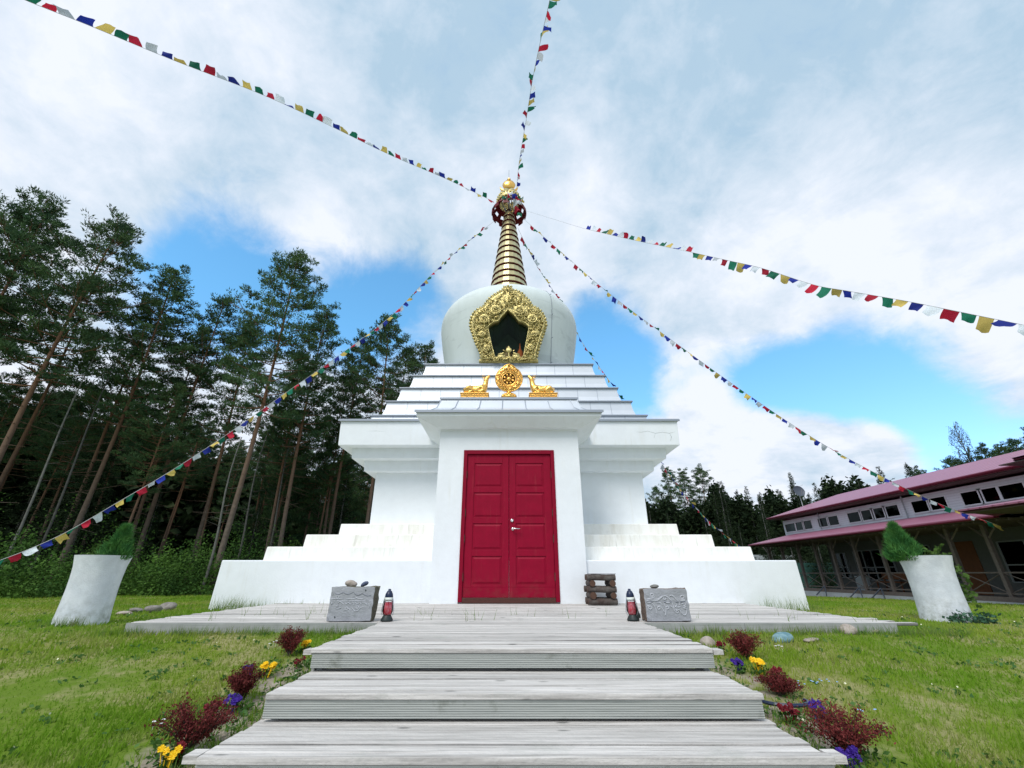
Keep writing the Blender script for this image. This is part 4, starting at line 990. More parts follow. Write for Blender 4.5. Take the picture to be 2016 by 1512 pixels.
def thuja(loc, h, r0, lab, n, seed, lean=0):
    t_ = thing('potted_conifer', lab, 'shrub', loc, 'small conifers in the planters')
    MB().tube([(0, 0, -.02), (0, 0, h * .6)], [.02, .008], 6).obj('stem', M_twig, t_)
    r_ = np.random.default_rng(seed); u = r_.uniform(0, 1, n) ** .8; ang = r_.uniform(0, 6.283, n)
    rad = r0 * (1 - u) ** .9 * (1.15 - .5 * np.exp(-u * 9)) * r_.uniform(.45, 1.08, n) * (1 + .2 * np.sin(ang * 3 + u * 9))
    P = np.stack([rad * np.cos(ang) + lean * u, rad * np.sin(ang), u * h * .93], 1)
    D = np.stack([np.cos(ang) * .35, np.sin(ang) * .35, np.ones(n)], 1) + r_.normal(0, .42, (n, 3)); D /= np.linalg.norm(D, axis=1)[:, None]
    V, F = tufts(P, D, r_.uniform(.04, .12, n), .007, seed); link('foliage', npmesh('foliage', V, F, M_thuja), t_); return t_
thuja((pl.x + .15, pl.y - .02, pl.z + HL - .08), .46, .17, 'small pointed conifer growing in the left planter', 5000, 1, .03)
thuja((pr2.x - .25, pr2.y + .05, pr2.z + HR - .08), .56, .23, 'rounded dark conifer growing in the right planter', 8000, 2, -.02)
def leafy(name, lab, pts, size, m, seed, cat='plant', loc=(0, 0, 0), aspect=.8):
    P = np.array(pts) - np.array(loc); V, F = leaves(P, size, .2, aspect, seed); o = link(name, npmesh(name, V, F, m)); o.location = loc; return tag(o, lab, cat)
def sprig_pts(rr_, c, n, ln, spread):
    out = []
    for _ in range(n):
        a = rr_.uniform(0, 6.28); el = rr_.uniform(.2, 1.4); L_ = ln * rr_.uniform(.5, 1)
        for k in range(9): u = k / 8; out.append((c[0] + math.cos(a) * L_ * u * spread, c[1] + math.sin(a) * L_ * u * spread, c[2] + L_ * u * math.sin(el) - .08 * u * u))
    return out
rr_ = random.Random(2)
leafy('leafy_plant', 'low yellow-green leafy plant in the left planter beside the conifer', sprig_pts(rr_, (pl.x - .1, pl.y, pl.z + HL - .05), 22, .22, .9), .045, M_vine, 3)
leafy('leafy_plant', 'bright green leafy shoots in the right planter beside the conifer', sprig_pts(rr_, (pr2.x + .13, pr2.y - .05, pr2.z + HR - .05), 26, .34, .55), .06, M_vine, 4)
pts = []
for k in range(7):       # hanging ivy on the outer side
    a = R(-18 + k * 9); zz_ = pr2.z + HR; L_ = rr_.uniform(.5, .86)
    for i in range(44): u = i / 43; ro = .30 + .10 * math.sin(min(u * 3, 1.57)) + .04 * u; pts.append((pr2.x + ro * math.cos(a) + rr_.uniform(-.04, .04), pr2.y + ro * math.sin(a) + rr_.uniform(-.05, .05), zz_ + .02 - L_ * u + rr_.uniform(-.03, .03)))
leafy('trailing_ivy', 'green ivy trailing down the outer side of the right planter', pts, .062, M_vine, 5)
pts = [(pr2.x + rr_.uniform(-.28, .34), pr2.y - .36 + rr_.gauss(0, .05), pr2.z + abs(rr_.gauss(0, .05)) + .01 + .05 * max(0, math.sin((i % 40) / 6))) for i in range(260)]
leafy('ground_ivy', 'variegated ivy growing in the grass at the foot of the right planter', pts, .055, M_ivy, 6)

# ---------------------------------------------------------------- red shrubs, pansies, small flowers, stones
def redshrub(px, py, h, w, lab, seed):
    c = onground(px, py); r_ = np.random.default_rng(seed)
    h *= 1.22; w *= 1.1; t_ = thing('red_shrub', lab, 'shrub', tuple(c), 'dark red dwarf shrubs along the steps')
    mb = MB(); ns = 26; P = []; Dd = []
    for i in range(ns):
        a = r_.uniform(0, 6.283); e = r_.uniform(.05, 1.) ** .6; tip = Vector((math.cos(a) * w * e, math.sin(a) * w * e * .8, h * (1.05 - .45 * e) * r_.uniform(.75, 1.1)))
        mb.tube([(0, 0, 0), tip * .5 + Vector((0, 0, .1 * h)), tip], [.004, .003, .0015], 3, caps=False)
        for k in range(150):
            u = r_.uniform(.25, 1.05); q = tip * u + Vector((0, 0, .4 * h * u * (1 - u))); P.append((q.x + r_.normal(0, .10 * w), q.y + r_.normal(0, .10 * w), max(.005, q.z + r_.normal(0, .05 * h)))); Dd.append((math.cos(a) * .4 + r_.normal(0, .5), math.sin(a) * .4 + r_.normal(0, .5), .9))
    mb.obj('stems', M_twig, t_); P = np.array(P); Dd = np.array(Dd); Dd /= np.linalg.norm(Dd, axis=1)[:, None]
    V, F = leaves(P, .0165, .9, .42, seed); link('foliage', npmesh('foliage', V, F, M_barb), t_)
redshrub(570, 1292, .20, .135, 'dark red dwarf shrub at the far end of the left flower bed', 1)
redshrub(478, 1378, .17, .14, 'dark red dwarf shrub halfway along the left bed, between yellow and violet pansies', 2)
redshrub(368, 1482, .21, .185, 'largest dark red dwarf shrub in the left bed, nearest the camera', 3)
redshrub(1470, 1300, .20, .155, 'dark red dwarf shrub at the far end of the right flower bed', 4)
redshrub(1538, 1372, .12, .16, 'low spreading dark red shrub behind a black pot rim in the right bed', 5)
redshrub(1672, 1492, .22, .21, 'largest dark red dwarf shrub in the right bed, near the bottom of the steps', 6)
def pansy(px, py, n, m, lab, seed, sp_=.05, h=.085, cat='flowers', s_=.0165):
    c = onground(px, py); rr_ = random.Random(seed)
    t_ = thing('pansy_plant', lab, cat, tuple(c), 'pansies in the flower beds')
    P = [(rr_.gauss(0, sp_ * .8), rr_.gauss(0, sp_ * .7), abs(rr_.gauss(.03, .02))) for _ in range(60)]
    V, F = leaves(np.array(P), .035, .4, .5, seed); link('leaves', npmesh('leaves', V, F, M_pleaf), t_)
    for i in range(int(n * 1.7)):
        mb = MB(); a = rr_.uniform(0, 6.28); r_ = sp_ * rr_.uniform(.1, 1.15); x, y, z = r_ * math.cos(a), r_ * math.sin(a) * .8, h * rr_.uniform(.75, 1.15)
        M_ = Matrix.Translation((x, y, z)) @ Matrix.Rotation(rr_.uniform(-.5, .5), 4, 'Z') @ Matrix.Rotation(R(rr_.uniform(40, 75)), 4, 'X')
        for k in range(5):
            b = k * 1.2566 + .3; pts = [Vector((0, 0, 0))] + [Vector((s_ * (.62 * math.cos(b) + .52 * math.cos(q)), s_ * (.62 * math.sin(b) + .52 * math.sin(q)), .004 * math.sin(3 * q) + .001 * k)) for q in np.linspace(b - 2, b + 2, 7)]
            mb.add([M_ @ q for q in pts], [(0, j, j + 1) for j in range(1, 7)])
        mb.tube([(x * .5, y * .5, 0), (x, y, z)], .0025, 3)
        mb.obj('flower', m, t_)
    return t_
pansy(600, 1286, 6, M_fy, 'yellow pansies right of the far left red shrub, touching the walkway', 1, .035)
pansy(522, 1334, 8, M_fy, 'bright yellow pansies in the left bed, above the violet ones', 2, .055)
pansy(480, 1356, 6, M_fb, 'violet pansies growing behind the middle left red shrub', 3, .03, .12)
pansy(455, 1404, 8, M_fb, 'violet pansies in the left bed, between the two nearer red shrubs', 4, .045, .08)
pansy(586, 1316, 4, M_fr, 'maroon pansies just below the far left red shrub', 5, .05, .06)
pansy(408, 1432, 6, M_fr, 'maroon pansies at the top right of the largest left red shrub', 6, .035, .11)
pansy(322, 1522, 5, M_fy, 'yellow pansies at the lower left edge of the photo', 7, .05, .08)
pansy(348, 1510, 5, M_fr, 'maroon pansies beside the protruding step board at lower left', 8, .03, .08)
pansy(1420, 1286, 5, M_fr, 'maroon pansies left of the far right red shrub, touching the walkway', 9, .04, .08)
pansy(1458, 1326, 7, M_fb, 'violet pansies in the right bed, next to the yellow ones', 10, .04, .08)
pansy(1497, 1330, 7, M_fy, 'bright yellow pansies in the right bed', 11, .045, .10, s_=.021)
pansy(1533, 1342, 5, M_fr, 'maroon pansies above the low spreading red shrub on the right', 12, .04, .08)
pansy(1560, 1424, 7, M_fr, 'maroon pansies below the black pot rim in the right bed', 13, .045, .08)
pansy(1617, 1424, 6, M_fb, 'violet pansies at the top left of the largest right red shrub', 14, .045, .09)
pansy(1685, 1526, 7, M_fb, 'violet pansies at the bottom edge of the photo, right of the steps', 15, .06, .09)
for i, (px, py, m, lab) in enumerate([(588, 1244, M_fw, 'white daisies above the far left red shrub'), (536, 1259, M_fw, 'single white daisy left of the far left red shrub'), (303, 1432, M_fw, 'two white daisies left of the largest left red shrub'), (1625, 1348, M_fl, 'pale blue flowers in the grass right of the right bed'), (1697, 1408, M_fl, 'pale blue flowers in the grass beside the largest right red shrub'), (1590, 1352, M_fl, 'tiny pale blue flowers in the grass nearest the yellow pansies'), (1536, 1272, M_fw, 'white daisy in the grass behind the right bed')]):
    c = onground(px, py + 12); mb = MB(); rr_ = random.Random(i)
    for k in range(3 if m is not M_fl else 7):
        x, y, z = rr_.gauss(0, .015 + (.04 if m is M_fl else 0)), rr_.gauss(0, .02), .045 + rr_.uniform(0, .02)
        mb.tube([(x, y, 0), (x, y, z)], .0008, 3) if m is not M_fl else 0; s_ = .012 if m is not M_fl else .007; mb.lathe([(.001, z), (s_, z + .004), (s_ * .8, z + .006)], 8, (x, y))
    o = mb.obj('daisy' if m is M_fw else 'blue_flower', m); o.location = c; tag(o, lab, 'flower')
c = onground(1545, 1392); o = MB().tube([(c.x + .15 * math.cos(a), c.y + .12 * math.sin(a), c.z + .035) for a in np.linspace(3.2, 6.4, 14)], .012, 6).obj('pot_rim', M_black); tag(o, 'curved black plastic pot rim edging the low red shrub in the right bed', 'plant pot')
for i, (px, py, r, m, lab) in enumerate([(328, 1196, (.15, .12, .085), M_st1, 'largest brown boulder at the left end of the deck'), (298, 1200, (.125, .09, .07), M_st1, 'rounded brown boulder left of the largest one by the deck'),
        (268, 1200, (.11, .09, .045), M_st1, 'low brown stone, third from the right in the row left of the deck'), (245, 1204, (.13, .08, .03), M_st2, 'flat pale stone at the left end of the row by the deck')]):
    c = onground(px, py + 6); pebble((c.x, c.y, c.z + r[2] * .7), r, m, lab, 'boulder', 'stones left of the deck', 20 + i, name='boulder', rz=i)
for i, (px, py, r, m, lab) in enumerate([(1392, 1260, (.075, .06, .055), M_st2, 'rounded pink-grey stone just right of the walkway'), (1541, 1252, (.115, .08, .06), M_st5, 'turquoise glassy boulder in front of the right deck edge'), (1597, 1253, (.12, .06, .022), M_st2, 'flat pale stone right of the turquoise boulder'),
        (1672, 1244, (.125, .09, .065), M_st2, 'domed pale brown stone in front of the right deck edge'), (1716, 1242, (.10, .07, .035), M_st2, 'low pale stone at the right end of the deck'), (500, 1440, (.1, .05, .02), M_st1, 'flat grey stone in the left bed beside the second step')]):
    c = onground(px, py + 4); pebble((c.x, c.y, c.z + r[2] * .5), r, m, lab, 'boulder', 'stones in front of the deck', 40 + i, name='boulder', rz=.3 * i)

# ---------------------------------------------------------------- grass
def free(x, y, deck=True):
    k = ~((x > -4.25) & (x < 4.32) & (y > 5.40) & (y < 8.8)); k &= ~((np.abs(x) < 1.5) & (y < 5.45)); k &= ~((np.abs(x) < 5.5) & (y > 8.7) & (y < 19.8)); k &= ~((x > 17.9) & (y > 12))
    return k
def grass(n, seed):
    r_ = np.random.default_rng(seed); th = r_.uniform(-1.02, 1.02, n); rho = 1.9 * np.exp(r_.uniform(0, 1, n) ** 1.0 * math.log(30 / 1.9))
    x = rho * np.sin(th); y = rho * np.cos(th); k = free(x, y) & (y > 1.7)
    bed = (np.abs(x) < 2.0 + .12 * np.sin(y * 7)) & (y < 4.5); k &= ~(bed & (r_.uniform(0, 1, n) < .86))
    x, y, rho = x[k], y[k], rho[k]; n = len(x); z = gza(x, y) - .01
    patch = .5 + .5 * np.sin(x * 1.3 + 2 * np.sin(y * .9)) * np.cos(y * 1.1 + x * .4)
    h = (.022 + .03 * patch) * r_.uniform(.5, 1.7, n) * (1 + .02 * rho); w = .0022 + .00085 * rho
    D = np.stack([r_.normal(0, .38, n) + .1, r_.normal(0, .38, n), np.ones(n)], 1); D /= np.linalg.norm(D, axis=1)[:, None]
    return tufts(np.stack([x, y, z], 1), D, h, w, seed)
V, F = grass(330000, 11)
go = link('grass', npmesh('grass', V, F, M_blade)); tag(go, 'bright green lawn grass with yellowish dry patches', 'grass', kind='stuff')
wr = np.random.default_rng(31); n = 9000
th = wr.uniform(-1.0, 1.0, n // 9); rho = 2. * np.exp(wr.uniform(0, 1, n // 9) * math.log(7)); cx_ = rho * np.sin(th); cy_ = rho * np.cos(th)
kk_ = free(cx_, cy_) & (cy_ > 1.8); cx_, cy_ = cx_[kk_], cy_[kk_]; m_ = len(cx_)
X_ = (cx_[:, None] + wr.normal(0, .035, (m_, 9))).ravel(); Y_ = (cy_[:, None] + wr.normal(0, .03, (m_, 9))).ravel()
V, F = leaves(np.stack([X_, Y_, gza(X_, Y_) + wr.uniform(.005, .03, m_ * 9)], 1), .035, .3, .6, 31); o = link('lawn_weeds', npmesh('lawn_weeds', V, F, mat('weed_leaves', (.05, .14, .03), .7, col2=(.10, .2, .04), vs=6., trans=.3))); tag(o, 'low broad-leaved weeds scattered through the lawn', 'weeds', kind='stuff')
V = []; 
for a, b in zip(cx_[::6], cy_[::6]):
    if a * 0 == 0 and (a > 0 or b > 2.5): V.append((a, b, gza(a, b) + .05))
V, F = leaves(np.array(V), .014, .2, 1., 32); o = link('lawn_blossoms', npmesh('lawn_blossoms', V, F, mat('lawn_blossom', (.7, .7, .5), .6))); tag(o, 'tiny pale blossoms dotted over the lawn', 'flowers', kind='stuff')
bx_ = np.concatenate([wr.uniform(-2.05, -1.6, 1500), wr.uniform(1.6, 2.05, 1500)]); by_ = wr.uniform(2., 4.4, 3000); cl = np.sin(bx_ * 17 + np.sin(by_ * 9) * 2) * np.cos(by_ * 11) > .1; bx_, by_ = bx_[cl], by_[cl]
V, F = leaves(np.stack([bx_, by_, gza(bx_, by_) + wr.uniform(.0, .04, len(bx_))], 1), .032, .35, .5, 33); o = link('bed_leaves', npmesh('bed_leaves', V, F, M_pleaf)); tag(o, 'small green seedlings growing in the soil of both flower beds', 'seedlings', kind='stuff')
def tallgrass(lab, specs, seed, spread=.15, hh=.16):
    P = []; r_ = np.random.default_rng(seed); hs = []
    for (x, y, z, n, s_, h) in specs:
        for _ in range(n): P.append((x + r_.normal(0, s_), y + r_.normal(0, s_ * .5), z)); hs.append(h * r_.uniform(.4, 1.2))
    P = np.array(P); n = len(P); D = np.stack([r_.normal(0, .28, n), r_.normal(0, .2, n), np.ones(n)], 1); D /= np.linalg.norm(D, axis=1)[:, None]
    V, F = tufts(P, D, np.array(hs), .0035, seed); o = link('tall_grass', npmesh('tall_grass', V, F, M_tall)); return tag(o, lab, 'grass', kind='stuff')
rr_ = random.Random(8)
tallgrass('dense tuft of tall grass at the left corner of the lowest terrace', [(-5.0, 8.6, -.6, 260, .22, .26), (-4.55, 8.6, -.6, 120, .15, .2), (-4.0, 8.6, -.56, 24, .08, .17)], 1)
tallgrass('tall grass at the right corner of the lowest terrace', [(5.2, 8.6, -.6, 160, .25, .24), (4.7, 8.6, -.6, 60, .12, .24)], 2)
tallgrass('sparse grass blades growing up between the deck boards', [(rr_.uniform(-4.3, 4.3), rr_.uniform(5.5, 6.8), DECK - .03, 2, .04, .16) for _ in range(70)] + [(rr_.uniform(-4.2, -2), rr_.uniform(8.4, 8.7), DECK - .03, 3, .04, .12) for _ in range(14)], 3)
tallgrass('longer grass along the front edge of the deck', [(rr_.uniform(-4.5, -1.5), 5.36 - abs(rr_.gauss(0, .05)), -.62, 14, .06, .11) for _ in range(90)] + [(rr_.uniform(1.5, 5), 5.36 - abs(rr_.gauss(0, .05)), -.62, 14, .06, .12) for _ in range(100)] + [(pl.x + rr_.uniform(-.35, .4), pl.y - .3, -.61, 12, .07, .14) for _ in range(16)], 4)
tallgrass('tufts of grass along both sides of the steps', [(s_ * rr_.uniform(1.5, 1.66), yy, gz(1.5, yy), 16, .05, .09) for s_ in (-1, 1) for yy in np.linspace(2.2, 5.2, 34)], 5)

# ---------------------------------------------------------------- trees
def pine_meshes(seed, H, cr=.42, W_=2.6, nl=62, dens=1., bare=False):
    r_ = random.Random(seed); nr = np.random.default_rng(seed)
    ph = r_.uniform(0, 6.28); lean = .012 * H
    def axis(z): u = z / H; return Vector((lean * math.sin(u * 3 + ph), lean * math.cos(u * 2.3 + ph), z))
    r0 = .0068 * H + .015
    tr = MB(); tr.tube([axis(H * k / 12) for k in range(13)], [r0 * (1 - .82 * (k / 12)) for k in range(13)], 8)
    C = []; CR = []
    for i in range(nl):
        u = cr + (1 - cr) * ((i + r_.random()) / nl) ** .9; z = u * H; v = (u - cr) / (1 - cr)
        prof = (math.sin(math.pi * min(1, .16 + v * .86)) ** .7) if v < .97 else .25
        L_ = W_ * prof * r_.uniform(.45, 1.15) + .25
        a = i * 2.4 + r_.uniform(-.5, .5); el = r_.uniform(-.1, .35) + .55 * v; o0 = axis(z)
        pts = []
        for k in range(5):
            s_ = k / 4; pts.append(o0 + Vector((math.cos(a) * math.cos(el) * L_ * s_, math.sin(a) * math.cos(el) * L_ * s_, math.sin(el) * L_ * s_ + .22 * L_ * s_ * s_ - .18 * L_ * s_)) + Vector((r_.uniform(-.06, .06), r_.uniform(-.06, .06), 0)) * (k > 0))
        br = max(.018, .055 * (1 - v) * r0 / .17); tr.tube(pts, [br, br * .8, br * .6, br * .42, .01], 4, caps=False)
        for k in range(int(3 + L_ * 3.2)):
            s_ = r_.uniform(.38, 1.05); j = min(3, int(s_ * 4)); q = pts[j].lerp(pts[j + 1], s_ * 4 - j); sd = r_.uniform(-.42, .42) * L_ * (1.15 - s_) + r_.uniform(-.15, .15)
            q = q + Vector((-math.sin(a) * sd, math.cos(a) * sd, r_.uniform(-.05, .22)))
            C.append(q); CR.append(r_.uniform(.17, .33) * (1.1 - .25 * v))
            if r_.random() < .35: tr.tube([pts[j], q], [.012, .006], 3, caps=False)
    for k in range(16):     # dead stubs
        z = H * r_.uniform(.16, cr + .05); a = r_.uniform(0, 6.28); L_ = r_.uniform(.4, 1.6); o0 = axis(z)
        tr.tube([o0, o0 + Vector((math.cos(a) * L_, math.sin(a) * L_, r_.uniform(-.3, .25) * L_))], [.018, .006], 3, caps=False)
    C = np.array(C); CR = np.array(CR); m = int(38 * dens)
    idx = np.repeat(np.arange(len(C)), m); n = len(idx)
    d = nr.normal(size=(n, 3)); d /= np.linalg.norm(d, axis=1)[:, None]
    rad = nr.uniform(.2, 1, n) ** .6
    P = C[idx] + d * (rad * CR[idx])[:, None] * np.array([1.15, 1.15, .55])
    D = d * np.array([.7, .7, .35]) + np.array([0, 0, .55]) + nr.normal(0, .25, (n, 3)); D /= np.linalg.norm(D, axis=1)[:, None]
    V, F = tufts(P, D, nr.uniform(.10, .19, n), nr.uniform(.020, .036, n), seed)
    return tr.mesh('trunk', M_bark, True), npmesh('crown', V, F, M_needle)
def spruce_meshes(seed, H, W_=2.2, m=M_needle2, cr=.06):
    r_ = random.Random(seed); nr = np.random.default_rng(seed); tr = MB(); tr.tube([(0, 0, 0), (0, 0, H * .5), (0, 0, H)], [.011 * H, .007 * H, .01], 6)
    P = []; D = []
    nw = int(H * 3.2)
    for i in range(nw):
        u = cr + (1 - cr) * (i / nw); z = u * H; L0 = W_ * (1 - u) ** 1.05 + .06
        for j in range(9):
            a = 6.283 * j / 9 + i * .7 + r_.uniform(-.3, .3); L_ = L0 * r_.uniform(.55, 1.15); zj = z + r_.uniform(-.22, .22)
            k = max(8, int(30 * L_ / W_ + 6)); s_ = nr.uniform(.1, 1, k); dr = -.28 * s_ + .12 * s_ ** 3 * 2
            sd = nr.normal(0, .10, k) * (1.2 - s_) * L_
            P.append(np.stack([math.cos(a) * L_ * s_ - math.sin(a) * sd, math.sin(a) * L_ * s_ + math.cos(a) * sd, zj + dr * L_ + nr.normal(0, .09, k)], 1))
            dd = np.stack([np.full(k, math.cos(a)), np.full(k, math.sin(a)), nr.normal(-.15, .45, k)], 1) + nr.normal(0, .35, (k, 3)); D.append(dd)
    P = np.concatenate(P); D = np.concatenate(D); D /= np.linalg.norm(D, axis=1)[:, None]; n = len(P)
    V, F = tufts(P, D, nr.uniform(.16, .34, n) * (1.1 - .6 * P[:, 2] / H), nr.uniform(.03, .055, n) * (1.1 - .5 * P[:, 2] / H), seed)
    return tr.mesh('trunk', M_barkg, True), npmesh('crown', V, F, m)
def plant(meshes, x, y, H0, H, lab, cat, group, name, rz=None, zoff=0):
    t_ = thing(name, lab, cat, (x, y, gz(x, y) - .05 + zoff), group, rnd.uniform(0, 6.28) if rz is None else rz)
    s_ = H / H0; t_.scale = (s_, s_, s_)
    link('trunk', meshes[0], t_); link('crown', meshes[1], t_); return t_
PH = 18.
pines = [pine_meshes(101, PH, .50, 2.6, 60), pine_meshes(102, PH, .56, 2.2, 52), pine_meshes(103, PH, .46, 2.7, 72), pine_meshes(104, PH, .44, 2.3, 70), pine_meshes(105, PH, .62, 2.0, 42)]
young = pine_meshes(106, 8., .08, 2.0, 54)
def treeat(px, py, H, var, lab, **kw):
    """a tree of height H whose top is seen in direction px,py: works out where it stands"""
    r_ = ray(px, py); k = (H - .85) / r_.z
    for _ in range(3): x, y = r_.x * k, r_.y * k; k = (H + gz(x, y)) / r_.z
    x, y = r_.x * k, r_.y * k
    return plant(pines[var], x, y, PH, H, lab, 'pine tree', 'pines at the edge of the forest', 'pine_tree', **kw)
front = [(-60, 380, 20, 0, 'tall pine at the far left, half outside the photo'), (52, 425, 18.5, 1, 'tall thin-crowned pine at the left edge, left of the tallest one'), (112, 408, 19.5, 0, 'tallest pine at upper left, its crown highest against the clouds'), (240, 438, 19, 2, 'tall leaning pine second from the left with a bright crown tip'),
         (342, 538, 17.5, 3, 'pine with a dense dark crown right of the two tallest ones'), (442, 592, 17, 4, 'slender open-crowned pine left of the big central pine'), (583, 508, 19, 2, 'big dense-topped pine in the middle of the forest edge'), (648, 612, 18, 3, 'dark pine just right of the big central pine'), (768, 632, 18.5, 2, 'pine with a compact crown nearest the stupa tiers'),
         (716, 668, 17.5, 1, 'narrow pine between the dark pine and the compact-crowned one'), (845, 686, 18, 1, 'small distant pine top just left of the stupa dome'), (300, 600, 16, 1, 'shorter pine in front of the dense dark crown'), (180, 560, 16.5, 4, 'thin pine beneath the two tallest pines'), (500, 640, 16, 0, 'half-hidden pine between the slender and the big central one'), (400, 660, 15, 3, 'lower pine left of centre in the forest edge'), (30, 600, 16, 3, 'dark lower pine at the left edge'), (805, 690, 18, 4, 'thin pine between the compact crown and the dome'), (690, 740, 15, 3, 'low dark pine behind the roof corner of the stupa'), (600, 720, 14, 2, 'low bushy pine beneath the big central pine')]
for a in front: treeat(*a)
rf = random.Random(77); k = 0; placed = []
while k < 68:
    phi = R(rf.uniform(-62, -11)); rho = rf.uniform(27, 62); x, y = rho * math.sin(phi), rho * math.cos(phi)
    if any((x - a) ** 2 + (y - b) ** 2 < 5 for a, b in placed): continue
    placed.append((x, y)); H = rf.uniform(10, 13.5) if rho < 45 else rf.uniform(11, 15)
    plant(pines[rf.randrange(5)], x, y, PH, H, 'pine standing among many others deeper in the left forest', 'pine tree', 'pines inside the left forest', 'pine_tree'); k += 1
for i, (px, py, H) in enumerate([(575, 905, 8.5), (640, 930, 8), (690, 925, 9), (515, 985, 6.5), (610, 1000, 6), (725, 960, 8.5), (300, 1010, 6), (460, 1030, 5), (60, 1020, 5.5), (210, 1050, 4.5)]):
    r_ = ray(px, py); k = (H - .95) / r_.z; plant(young, r_.x * k, r_.y * k, 8., H, 'bushy young pine with low green branches in front of the forest', 'pine tree', 'young pines in front of the forest', 'young_pine')
# slim pale trunks at the forest edge
def snag(x, y, H, lab, m=M_barkg):
    mb = MB(); rr_ = random.Random(int(abs(x) * 77)); mb.tube([(.1 * math.sin(k * .8), 0, H * k / 8) for k in range(9)], [.06 - .005 * k for k in range(9)], 7)
    for k in range(26):
        z = H * rr_.uniform(.4, 1); a = rr_.uniform(0, 6.28); L_ = rr_.uniform(.2, .8); mb.tube([(0, 0, z), (math.cos(a) * L_, math.sin(a) * L_, z + .3 * L_)], [.01, .003], 3, caps=False)
    o = mb.obj('bare_tree', m, None, True); o.location = (x, y, gz(x, y) - .1); tag(o, lab, 'tree', 'slim bare trunks at the forest edge')
for px, py, Y, H, lab in [(-20, 960, 19, 11, 'slim pale bare trunk at the far left of the forest edge'), (40, 940, 20, 12, 'pale grey bare trunk right of the leftmost one'), (395, 1080, 20, 7, 'thin bare trunk left of the lowest terrace'), (450, 1060, 23, 8, 'thin grey bare trunk nearest the left terrace steps'), (880 - 370, 1000, 26, 10, 'bare trunk in the shade below the big central pine')]:
    p = atY(px, py, Y); p2 = atY(px, 1165, Y); snag(p2.x, Y, H, lab)
# spruces in the understorey and behind
SH = 10.; spr = [spruce_meshes(201, SH, 2.5), spruce_meshes(202, SH, 2.1), spruce_meshes(203, SH, 3.0)]
k = 0
while k < 46:
    phi = R(rf.uniform(-58, -9)); rho = rf.uniform(30, 66); x, y = rho * math.sin(phi), rho * math.cos(phi)
    plant(spr[rf.randrange(3)], x, y, SH, rf.uniform(5, 10.5), 'dark spruce in the understorey of the left forest', 'spruce tree', 'spruces inside the left forest', 'spruce_tree'); k += 1
def undergrowth(n, seed, lab, fn, size, m=M_under, name='undergrowth'):
    r_ = np.random.default_rng(seed); P = fn(r_, n); V, F = leaves(P, size, .3, .6, seed); o = link(name, npmesh(name, V, F, m)); return tag(o, lab, 'undergrowth', kind='stuff')
def bushes(r_, n):
    nb_ = 210; phi = np.radians(r_.uniform(-60, -13, nb_)); rho = r_.uniform(22.5, 30, nb_) + 2 * (phi > -.5); cx_, cy_ = rho * np.sin(phi), rho * np.cos(phi); w = r_.uniform(.6, 1.5, nb_); h = r_.uniform(.15, 1., nb_) ** 1.4 * 2.9 * (.5 + (rho - 21) / 8)
    i = r_.integers(0, nb_, n); d = r_.normal(size=(n, 3)); d /= np.linalg.norm(d, axis=1)[:, None]; d *= (r_.uniform(.3, 1, n) ** .5)[:, None]
    return np.stack([cx_[i] + d[:, 0] * w[i], cy_[i] + d[:, 1] * w[i], gza(cx_[i], cy_[i]) + np.abs(d[:, 2]) * h[i]], 1)
undergrowth(90000, 5, 'dark green bushes and saplings along the foot of the left forest', bushes, .11)
def wood(r_, n):
    phi = np.radians(r_.uniform(-68, -8, n)); rho = r_.uniform(44, 66, n); x, y = rho * np.sin(phi), rho * np.cos(phi); return np.stack([x, y, gza(x, y) + r_.uniform(0, 1, n) * (8 + 6 * np.clip(-phi - .35, 0, .6) / .6 + 1.2 * np.sin(phi * 50) + 1. * np.sin(phi * 23))], 1)
undergrowth(80000, 6, 'dark depth of the forest behind the left pines', wood, .95, M_needle2, 'far_forest')
# right-hand side beyond the house
rt = [(1312, 925, 15, 1, 'tall thin pine just right of the stupa body'), (1345, 928, 15.5, 3, 'dark pine, second of the trio right of the stupa'), (1378, 922, 16, 2, 'broad pine, rightmost of the trio right of the stupa'), (1290, 960, 13, 4, 'thin pine nearest the stupa body on the right')]
for a in rt: treeat(*a)
def spruceat(px, py, H, var, lab, group='spruces behind the house', mesh=None, H0=SH, cat='spruce tree', name='spruce_tree'):
    r_ = ray(px, py); k = (H - 1.2) / r_.z
    for _ in range(3): x, y = r_.x * k, r_.y * k; k = (H + gz(x, y)) / r_.z
    return plant(mesh or spr[var], r_.x * k, r_.y * k, H0, H, lab, cat, group, name)
spruceat(1553, 929, 15.5, 0, 'tallest spruce of the right skyline, left of the satellite dish')
for i, (px, py) in enumerate([(1430, 968), (1449, 962), (1470, 978), (1492, 972), (1512, 965), (1530, 962), (1573, 975), (1590, 968), (1612, 960), (1632, 955), (1652, 968), (1675, 945), (1695, 948), (1727, 938), (1712, 955), (1747, 948), (1410, 985), (1395, 990)]):
    spruceat(px, py, rf.uniform(11.5, 14), i % 3, 'dark spruce in the skyline row behind the house')
for i, (px, py, H) in enumerate([(1797, 925, 13), (1815, 932, 12), (1865, 905, 13.5), (1882, 905, 13), (1935, 880, 14), (1960, 890, 13), (1992, 868, 14), (2030, 850, 15), (1905, 915, 12), (1970, 880, 13)]):
    treeat(px, py, H, (1, 3, 4, 2)[i % 4], 'pine top showing above the maroon house roof')
